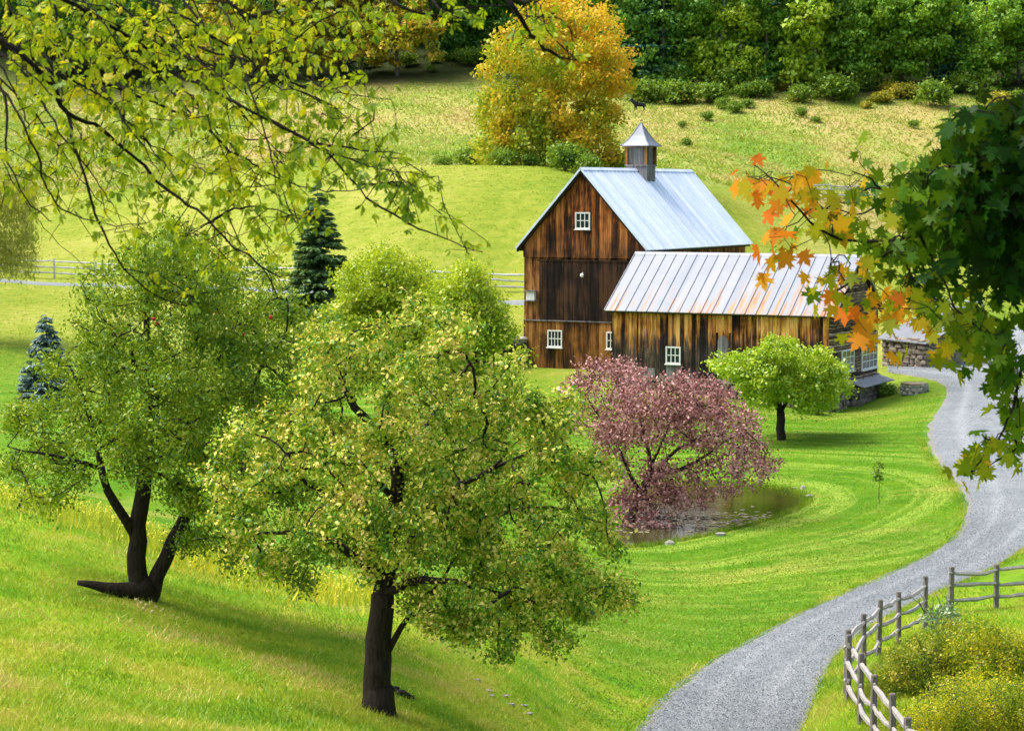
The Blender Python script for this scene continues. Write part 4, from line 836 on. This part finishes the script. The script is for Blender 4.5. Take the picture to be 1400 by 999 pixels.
hr = [.27,.29,.28,.26,.16,.13,.11,.08,.13,.065,.055,.13,.065,.055,.17,.075,.055,.17,.075,.055,.06,.05,.03,.03]
ho = skin_body('horse', [np.array(v) * .95 for v in hv], he, [r * 1.12 for r in hr], plain('dark_coat', (.012,.012,.015,1), .5)); ho.location = (hp[0], hp[1], hp[2] - .02); ho.rotation_euler = (0, 0, .25)
tag(ho, 'dark horse standing side on in the tall meadow above the cupola', 'horse')

# ================================================================== OVERHANGING BRANCHES CLOSE TO THE CAMERA
LM_OVL = leaf_mat('overhang_leaf', [(.04, (.05,.14,.006,1)), (.2, (.15,.27,.008,1)), (.40, (.36,.45,.012,1)), (.62, (.70,.60,.02,1)), (.84, (.74,.48,.03,1)), (.95, (.35,.13,.03,1))], .55, .9, .02, .75)
def px_blob_points(rg, blobs, n, Y0, Y1):
    wt = np.array([b[2] * b[3] * (b[4] if len(b) > 4 else 1) for b in blobs], float); idx = rg.choice(len(blobs), n, p=wt / wt.sum())
    out = []
    for i in idx:
        b = blobs[i]; out.append(W(b[0] + rg.normal() * b[2] * .62, b[1] + rg.normal() * b[3] * .62, rg.uniform(Y0, Y1)))
    return np.array(out)
def overhang_left():
    rg = np.random.default_rng(91); base = np.array([-5.2, 9.7, h1(-5.2, 9.7)]); w_ = lambda q, Y: W(q[0], q[1], Y)
    root = empty('overhanging_tree', base, 0, 'yellow green tree whose dark drooping branches hang across the upper corner of the view', 'tree')
    paths = [([(-420,-60),(-150,-60),(40,-30),(90,0),(150,35),(230,85),(300,128),(340,152),(395,178),(430,195),(470,232),(500,270)], 8.6, .012),
      ([(-150,20),(0,55),(40,85),(110,105),(160,120),(230,150),(290,172),(345,192),(385,185)], 9.0, .010),
      ([(-150,-10),(20,60),(70,110),(90,160),(130,165),(170,205),(220,250),(270,290),(320,335),(350,365),(385,380)], 8.4, .012),
      ([(60,90),(95,160),(110,220),(125,270),(150,340),(175,375),(210,405),(265,420)], 8.6, .008),
      ([(-120,60),(0,115),(20,150),(40,185),(55,215),(62,250),(80,285),(110,300),(165,310),(200,305)], 8.2, .007),
      ([(-30,80),(10,130),(8,210),(20,255),(50,290),(70,303)], 8.9, .007),
      ([(60,-60),(75,0),(80,80),(90,150)], 9.2, .008), ([(230,-40),(250,0),(280,40),(310,75),(345,108)], 9.4, .009), ([(290,-40),(310,0),(340,25),(355,80),(345,108)], 9.0, .010), ([(340,22),(390,15),(425,0),(470,-30)], 9.0, .010),
      ([(520,-40),(534,0),(555,15),(592,24),(640,25)], 8.8, .010), ([(585,-30),(590,0),(605,18),(640,28)], 9.3, .009), ([(680,-40),(696,2),(720,35),(745,70),(770,80),(788,82)], 8.6, .012), ([(696,2),(730,4),(745,0),(760,-20)], 8.6, .008),
      ([(400,100),(430,115),(470,128)], 8.7, .006), ([(430,195),(490,205),(550,211)], 8.6, .006), ([(490,252),(530,252),(562,250)], 8.6, .006), ([(285,305),(310,285),(350,283),(410,295)], 8.4, .006), ([(500,270),(560,305),(610,330),(660,345)], 8.6, .005)]
    for i in range(34):                                   # long fine arching twigs
        q = np.array([rg.uniform(-90, 330), rg.uniform(-50, 110)]); a = rg.uniform(.05, 1.25); cur = rg.uniform(-.09, .13); st = rg.uniform(22, 40); p = [tuple(q)]
        for j in range(int(rg.integers(6, 12))):
            q = q + st * np.array([math.cos(a), math.sin(a)]); a += cur - (.10 if j > 5 else 0); p.append(tuple(q))
        paths.append((p, rg.uniform(8.1, 9.6), rg.uniform(.0035, .0062)))
    limbs = []
    for p, Y, r in paths: limbs.append((np.array([w_(q, Y + .35 * math.sin(i * .8 + r * 300)) for i, q in enumerate(p)]) - base, r, r * .28))
    hub = w_((-420, -60), 8.6)
    limbs.append((np.array([base + (0, 0, -.4), base + (.1, 0, 1.5), base + (.2, -.1, 3.2), base + (.35, -.2, 5.6), base + (.5, 0, 8.5)]) - base, .28, .08))
    limbs.append((np.array([base + (.22, -.1, 3.6), hub]) - base, .07, .031))
    for q, Y, r in (((-150, 20), 9.0, .02), ((-150, -10), 8.4, .026), ((-120, 60), 8.2, .014), ((-30, 80), 8.9, .012), ((60, -60), 9.2, .014), ((230, -40), 9.4, .015), ((290, -40), 9.0, .012), ((470, -30), 9, .006), ((520, -40), 8.8, .012), ((585, -30), 9.3, .011), ((680, -40), 8.6, .013)):
        e = w_(q, Y + .35 * math.sin(r)); mid = (hub + e) / 2 + (0, 0, .25); limbs.append((np.array([hub, mid, e]) - base, .028, r))
    blobs = [(60,40,90,60),(200,40,100,50),(330,60,90,60),(430,30,60,40),(120,130,100,60),(250,150,90,50,.8),(360,150,70,50),(450,140,45,45),(480,200,45,40,1.2),(530,240,40,30,1.2),(560,270,30,25),(390,230,70,40,.7),(300,240,80,40,.7),(180,220,80,40,.6),(60,210,60,50,.6),(60,280,40,25,.4),
             (230,310,60,30,.5),(330,330,50,25,.6),(240,390,30,15,.5),(420,290,40,25,.6),(130,290,40,25,.4),(560,25,50,16,.8),(630,25,30,12),(640,338,30,8,1.2),(300,340,60,30,.5),(380,310,40,30,.6),(200,330,40,30,.4),(590,300,25,15),(740,30,35,14),(788,85,20,8),(712,50,14,16),(260,415,16,8),(430,100,40,30),(500,25,40,20)]
    att = px_blob_points(rg, blobs, 1250, 7.9, 9.9) - base
    mb, tips, tw = grow(rg, limbs, att, .07, .0016, .40, .26)
    mb.build('branch', bark('thin_bark', (.006,.005,.004,1), (.03,.024,.02,1), 20), root)
    C = []; T = []; N = []; L = []; rn = []
    for tp, q in zip(tips, tw):
        for c0 in (tp, tp - (tp - q) * .9 + rg.normal(size=3) * .03)[:1 if rg.random() < .25 else 2]:
            d = unit((tp - q)[None])[0] * .5 + np.array([0, 0, -.75]) + rg.normal(size=3) * .35; d = unit(d[None])[0]; nr = unit(np.cross(d, rg.normal(size=3))[None])[0]; nr[2] = abs(nr[2]) + .2; nr = unit(nr[None])[0]
            sd = np.cross(nr, d); m = int(rg.integers(4, 7)); col = rg.random(); low = np.clip((10.95 - (tp[2] + base[2])) * .45, -.1, .25) + (.0 if tp[0] + base[0] < -.75 else -.12)
            for i in range(m):
                a = (i - (m - 1) / 2) * .55 + rg.normal() * .1; t = d * math.cos(a) + sd * math.sin(a) + rg.normal(size=3) * .12; l = .039 * (1 - .12 * abs(i - (m - 1) / 2)) * rg.uniform(.75, 1.15)
                C.append(c0 + t * l * .55); T.append(t); N.append(nr + rg.normal(size=3) * .25); L.append(l); rn.append(np.clip(col * .55 + rg.random() * .25 + low, 0, 1))
    L = np.array(L); V, kk = leaves(np.array(C), np.array(T), unit(np.array(N)), L, L * .42, LEAFLET)
    link_mesh('foliage', poly_mesh('foliage', V, kk, rn), LM_OVL, root)
overhang_left()
LM_MAP = leaf_mat('maple_leaf', [(.04, (.006,.03,.003,1)), (.26, (.02,.085,.004,1)), (.42, (.10,.19,.008,1)), (.56, (.34,.33,.012,1)), (.72, (.62,.30,.015,1)), (.95, (.66,.15,.015,1))], .36, 1.2, .008, .92, .06)  # darkest stops put the thick crown's shade into the leaf colour
def overhang_right():
    rg = np.random.default_rng(92); base = np.array([6.6, 11.6, h1(6.6, 11.6)]); w_ = lambda q, Y: W(q[0], q[1], Y)
    root = empty('overhanging_maple', base, 0, 'dark maple with broad green and orange leaves reaching in over the gravel drive', 'tree')
    Y = 10.2
    paths = [([(1620,180),(1480,240),(1400,270),(1330,290),(1280,305),(1245,320),(1225,338),(1205,355),(1170,375),(1140,400)], 10.2, .018), ([(1232,328),(1190,331),(1148,332),(1120,315),(1088,284),(1060,248),(1032,226)], 10.1, .009), ([(1262,312),(1240,300),(1220,265),(1190,245),(1165,234)], 10.4, .008),
      ([(1258,322),(1275,355),(1290,385),(1300,410),(1308,428),(1340,450)], 10.0, .008), ([(1236,340),(1245,380),(1280,410),(1300,430)], 10.3, .006), ([(1550,420),(1440,455),(1400,480),(1385,560),(1370,600),(1345,625),(1322,650)], 10.1, .012), ([(1500,150),(1420,200),(1360,230),(1320,250)], 10.5, .012), ([(1440,330),(1390,350),(1350,380),(1335,420)], 10.0, .010), ([(1440,110),(1390,150),(1350,170),(1310,190)], 10.2, .010)]
    limbs = []; hub = base + np.array([.1, -.2, 4.6])
    for p, yy, r in paths: limbs.append((np.array([w_(q, yy + .2 * math.sin(i)) for i, q in enumerate(p)]) - base, r, r * .3))
    limbs.append((np.array([base + (0, 0, -.4), base + (.05, -.1, 2.5), hub, hub + (.15, .1, 2), hub + (.5, .2, 4.5)]) - base, .24, .08))
    for q, yy in (((1620, 180), 10.2), ((1550, 420), 10.1), ((1500, 150), 10.5), ((1440, 330), 10.0), ((1440, 110), 10.2)):
        e = w_(q, yy); limbs.append((np.array([hub - (0, 0, .8), (hub + e) / 2 + (0, 0, .1), e]) - base, .04, .014))
    blobs = [(1345,235,48,55,3.4),(1375,310,35,60,3.4),(1300,285,44,46,3.0),(1392,190,28,40,3.0),(1260,245,32,22),(1232,330,45,28,.9),(1180,255,40,28,.4),(1130,290,36,22,.45),(1085,250,30,14,.9),(1025,245,16,9,1.1),(1068,330,16,22,.45),(1052,366,12,5,.6),(1150,380,36,24,.4),(1195,422,36,30,.5),(1270,400,48,38,.8),(1335,440,38,34,.9),(1375,480,22,48,1.1),(1388,560,12,32,1.2),(1350,602,22,14,1.3),(1332,637,16,14,1.3),(1390,615,10,18),(1345,172,34,26,3.0),(1395,150,20,20,2.5),(1420,260,30,90,2.0),(1520,230,70,110,.7),(1680,120,110,90,.35),(1560,420,60,60,.5)]
    att = px_blob_points(rg, blobs, 2250, 9.6, 11.4) - base
    mb, tips, tw = grow(rg, limbs, att, .07, .0015, .5, .15)
    mb.build('branch', bark('maple_bark', (.008,.006,.005,1), (.04,.03,.024,1), 20), root)
    C = []; T = []; N = []; L = []; rn = []
    for tp, q in zip(tips, tw):
        wpt = tp + base; px = 700 + wpt[0] / wpt[1] * FPX
        for j in range(2):
            c0 = tp if j == 0 else tp + rg.normal(size=3) * .06
            if j and rg.random() < .35: continue
            t = np.array([0, 0, -.8]) + rg.normal(size=3) * .45; nr = rg.normal(size=3) * .6 + np.array([0, -.55, .5]); l = .080 * rg.uniform(.7, 1.25)
            tt = unit(t[None])[0]; C.append(c0 + tt * l * .7); T.append(t); N.append(nr); L.append(l)
            u = np.clip((1400 - px) / 380, 0, 1); rn.append(np.clip(.02 + .85 * u ** 1.15 + rg.normal() * .13 * (.4 + u) + (.30 if wpt[2] < 10.97 else 0) + (.1 if wpt[2] < 10.6 else 0), .02, .98))  # dark at upper right as painted crown shade, orange where leaves have turned
    L = np.array(L); V, kk = leaves(np.array(C), np.array(T), unit(np.array(N)), L, L * 1.05, MAPLE)
    link_mesh('foliage', poly_mesh('foliage', V, kk, rn), LM_MAP, root)
overhang_right()

# ================================================================== GRASS, FLOWERS, SMALL THINGS
def blades(name, X, Y, hgt, wid, mat, seed, lean=.5, up=1.0, rn=None):
    rg = np.random.default_rng(seed); n = len(X); Z = H(X, Y); a = rg.uniform(0, 6.28, n); h_ = hgt * rg.uniform(.5, 1.3, n); w_ = wid * rg.uniform(.7, 1.3, n)
    B = np.stack([X, Y, Z - .01], 1); s_ = np.stack([np.cos(a), np.sin(a), np.zeros(n)], 1) * w_[:, None]
    tip = B + np.stack([rg.normal(size=n) * lean * h_, rg.normal(size=n) * lean * h_, h_ * up], 1)
    V = np.stack([B - s_, B + s_, tip], 1).reshape(-1, 3); o = link_mesh(name, poly_mesh(name, V, 3, rg.random(n) if rn is None else rn), mat); return tag(o, None, None, None, 'stuff')
GM = leaf_mat('grass_blade', [(.12, (.05,.19,.006,1)), (.36, (.15,.31,.010,1)), (.56, (.34,.41,.03,1)), (.74, (.55,.46,.12,1)), (.95, (.5,.36,.16,1))], .42, .45, .02, .30)
rg = np.random.default_rng(101)
def scatter(n, y0, y1, u0, u1):
    t = rg.random(n); Y = 1 / (1 / y0 + t * (1 / y1 - 1 / y0)) if False else (y0 ** -1.2 + t * (y1 ** -1.2 - y0 ** -1.2)) ** (-1 / 1.2); px = rg.uniform(u0, u1, n); return (px - 700) / FPX * Y, Y
X, Y = scatter(230000, 20, 58, -330, 900); px = 700 + X / Y * FPX; m = (Y < 50) & (X < 3.2 - np.maximum(0, Y - 40) * .25)
o = blades('grass', X[m], Y[m], .095, .010, GM, 1, .65); tag(o, 'long rough grass on the slope under the apple trees', 'grass')
X, Y = scatter(90000, 36, 68, 1100, 1750)
rdist = np.full(X.shape, 9.0)
rp = np.array([hit(*q)[:2] for q in roadR[:15]]); keep = np.ones(len(X), bool)
xr = np.interp(Y, rp[:, 1], rp[:, 0]); keep = X > xr + .12
o = blades('grass', X[keep], Y[keep], .14, .010, GM, 2, .55); tag(o, 'rough grass around the split rail fence', 'grass')
eL = np.array([hit(*q)[:2] for q in roadL[:18]]); eR = np.array([hit(*q)[:2] for q in roadR[:16]]); QX = []; QY = []
for e, sg in ((eL, -1), (eR, 1)):
    t = np.r_[0, np.cumsum(np.linalg.norm(np.diff(e, axis=0), axis=1))]; u = rg.random(9000) * t[-1]; off = np.abs(rg.normal(size=9000)) * .22 - .06
    QX.append(np.interp(u, t, e[:, 0]) + sg * off); QY.append(np.interp(u, t, e[:, 1]))
o = blades('grass', np.concatenate(QX), np.concatenate(QY), .10, .012, GM, 6, .7); tag(o, 'ragged grass along both edges of the gravel drive', 'grass')
n = 190000; Y = rg.uniform(43, 126, n); px = rg.uniform(600, 1330, n); X = (px - 700) / FPX * Y
lx = np.array([hit(*q)[:2] for q in roadL[:23]]); m = ((Y > 50) | (X > 1.2)) & (X < np.interp(Y, lx[:, 1], lx[:, 0]) - .1) & (pond_dist(X, Y) > .15)
LGM = leaf_mat('lawn_blade', [(.12, (.045,.15,.004,1)), (.45, (.11,.24,.008,1)), (.7, (.22,.31,.02,1)), (.95, (.38,.33,.08,1))], .35, .5, .02, .4)
o = blades('lawn_grass', X[m], Y[m], .055, .022, LGM, 8, .9); tag(o, 'short mown grass on the lawn round the pond', 'grass')
t = rg.random(5000) * len(POND); i = t.astype(int); q = POND[i] + (POND[(i + 1) % len(POND)] - POND[i]) * (t - i)[:, None] + rg.normal(size=(5000, 2)) * .14
o = blades('pond_grass', q[:, 0], q[:, 1], .22, .018, LGM, 9, .5); tag(o, 'uneven grass fringing the pond bank', 'grass')
# loose stones on the drive
t = rg.random(130000) ** 1.5 * 23.99; i = t.astype(int); f_ = (t - i)[:, None]; a_ = np.array([hit(*q)[:2] for q in roadL]); b_ = np.array([hit(*q)[:2] for q in roadR])
u_ = rg.random((130000, 1)); q = (a_[i] * (1 - f_) + a_[i + 1] * f_) * (1 - u_) + (b_[i] * (1 - f_) + b_[i + 1] * f_) * u_
C = np.c_[q, H(q[:, 0], q[:, 1]) + .042]; n = len(C)
V, kk = leaves(C, rg.normal(size=(n, 3)) * (1, 1, .2), unit(rg.normal(size=(n, 3)) * .35 + (0, 0, 1)), .034, .028)
k = NT('gravel_chip'); k.bsdf(k.ramp(k.attr('rnd').outputs['Fac'], [(.1, (.12,.14,.155,1)), (.5, (.19,.215,.23,1)), (.95, (.28,.305,.32,1))]), .9)
o = link_mesh('gravel', poly_mesh('gravel', V, kk, rg.random(n)), k.m); tag(o, 'loose grey stone chips scattered over the drive', 'gravel', None, 'stuff')
n = 40000; Y = rg.uniform(118, 222, n); px = rg.uniform(-60, 1450, n); X = (px - 700) / FPX * Y; m = np.ones(n, bool)
lb = (np.array([X, Y]).T - BO[:2]); u_ = lb @ GV[:2]; v_ = lb @ RV[:2]; m = ~((u_ > -5) & (u_ < 20) & (v_ > -6) & (v_ < 19)) & ~((px > 1190) & (Y < 150))
PGM = leaf_mat('pasture_blade', [(.1, (.12,.24,.012,1)), (.5, (.27,.34,.03,1)), (.95, (.46,.43,.11,1))], .35, .12, .02, .35)
o = blades('pasture_grass', X[m], Y[m], .07, .08, PGM, 12, 1.3); tag(o, 'grazed grass of the pasture round the barn', 'grass')
# yellow wildflowers along the crest of the slope
FM = leaf_mat('wildflower', [(.1, (.20,.36,.02,1)), (.5, (.42,.50,.05,1)), (.75, (.70,.62,.05,1)), (.95, (.78,.50,.06,1))], .3, .5, .02)
n = 5000; px = rg.uniform(-60, 520, n); Yf = 50.5 + rg.normal(size=n) * 2.0; X = (px - 700) / FPX * Yf
o = blades('wildflowers', X, Yf, .36, .022, FM, 3, .3); tag(o, 'yellow wildflowers and pale weeds along the crest of the slope', 'flowers')
n = 2600; q = np.array([(X[i], Yf[i]) for i in rg.choice(len(X), n)]); Z = H(q[:, 0], q[:, 1]); C = np.c_[q, Z + rg.uniform(.2, .5, n)]
V, kk = leaves(C, rg.normal(size=(n, 3)), unit(rg.normal(size=(n, 3)) * .5 + (0, 0, 1)), .055, .05); o = link_mesh('flower_heads', poly_mesh('flower_heads', V, kk, rg.uniform(.6, 1, n)), FM); tag(o, 'yellow flower heads scattered along the crest of the slope', 'flowers', None, 'stuff')
# meadow weeds far up the hill
MM = leaf_mat('meadow_weed', [(.1, (.13,.27,.025,1)), (.42, (.26,.35,.05,1)), (.65, (.40,.38,.11,1)), (.95, (.48,.36,.17,1))], .4, .10, .02, .25)
n = 70000; Y = rg.uniform(222, 312, n); px = rg.uniform(-60, 1460, n); X = (px - 700) / FPX * Y
o = blades('meadow_grass', X, Y, .34, .12, MM, 4, .9); tag(o, 'tall dry grass and weeds covering the hillside meadow', 'grass')
# pond edge: stones and floating leaves
rs = np.random.default_rng(55)
for px, py in [(870,748),(915,744),(1030,712),(1028,716),(1065,700),(1098,668),(1106,680),(1086,668),(985,732),(1050,706)]:
    p = hit(px, py); mb = MB(); r = rs.uniform(.08, .2); mb.blob((0, 0, r * .25), (r, r * .8, r * .6), rs); o = mb.build('pond_stone', M_CAPST); o.location = tuple(p); tag(o, 'pale stone set in the grass along the pond edge', 'stone', 'stones around the pond')
n = 520; bb = POND; cx, cy = _pp(955, 712); C = np.c_[cx + rs.normal(size=n) * 2.6, cy + rs.normal(size=n) * 1.3 + .9 * np.sin(np.arange(n)), np.full(n, POND_Z + .012)]
C = C[pond_dist(C[:, 0], C[:, 1]) < -.3]; n = len(C); tt = rs.normal(size=(n, 3)); tt[:, 2] = 0
V, kk = leaves(C, tt, np.repeat([[0, 0, 1.]], n, 0), .2, .16, np.array([(-.5,-.3,0),(-.5,.3,0),(0,.5,0),(.5,.25,0),(.5,-.25,0),(0,-.5,0)]) * np.array([1, 1, 0]) + 0)
o = link_mesh('floating_leaves', poly_mesh('floating_leaves', V, kk, rs.random(n)), leaf_mat('floating', [(.1, (.25,.22,.14,1)), (.9, (.5,.45,.34,1))], .05, 1, .03)); tag(o, 'pale leaves floating in streaks on the pond', 'leaves', None, 'stuff')
# fallen fruit and stones on the slope
for px, py, r in [(540,946,.09),(548,950,.10),(556,953,.08),(562,955,.06)]:
    p = hit(px, py); mb = MB(); mb.blob((0, 0, r * .3), (r, r, r * .8), rs); o = mb.build('dark_clod', M_TRIM); o.location = tuple(p); tag(o, 'dark clod of fallen fruit in the grass beside the thick trunk', 'clod', 'dark clods by the trunk')
for px, py in [(652,930),(668,944),(671,951),(690,951),(697,962),(716,964),(722,975)]:
    p = hit(px, py); mb = MB(); q_ = rs.uniform(.45, 1.0); mb.blob((0, 0, .0), (.085 * q_, .06 * q_, .04 * q_), rs, 7, .35); o = mb.build('slope_stone', M_CAPST); o.location = tuple(p); tag(o, 'pale flat stone lying in a line on the dry part of the slope', 'stone', 'pale stones on the slope')
M_FRU = plain('pale_fruit', (.55,.48,.22,1), .5)
for px, py in [(186,822),(193,826),(200,829),(206,826),(213,832),(222,836),(196,834),(208,838)]:
    p = hit(px, py); mb = MB(); mb.blob((0, 0, .03), (.035, .035, .033), rs, 7, .05); o = mb.build('fallen_apple', M_FRU); o.location = tuple(p); tag(o, 'pale fallen apple in the grass under the forked tree', 'apple', 'fallen apples under the forked tree')
# the prototypes that found no place are not part of the scene
for i, u in enumerate(used):
    if not u:
        for ch in list(allp[i].children): bpy.data.objects.remove(ch)
        bpy.data.objects.remove(allp[i])
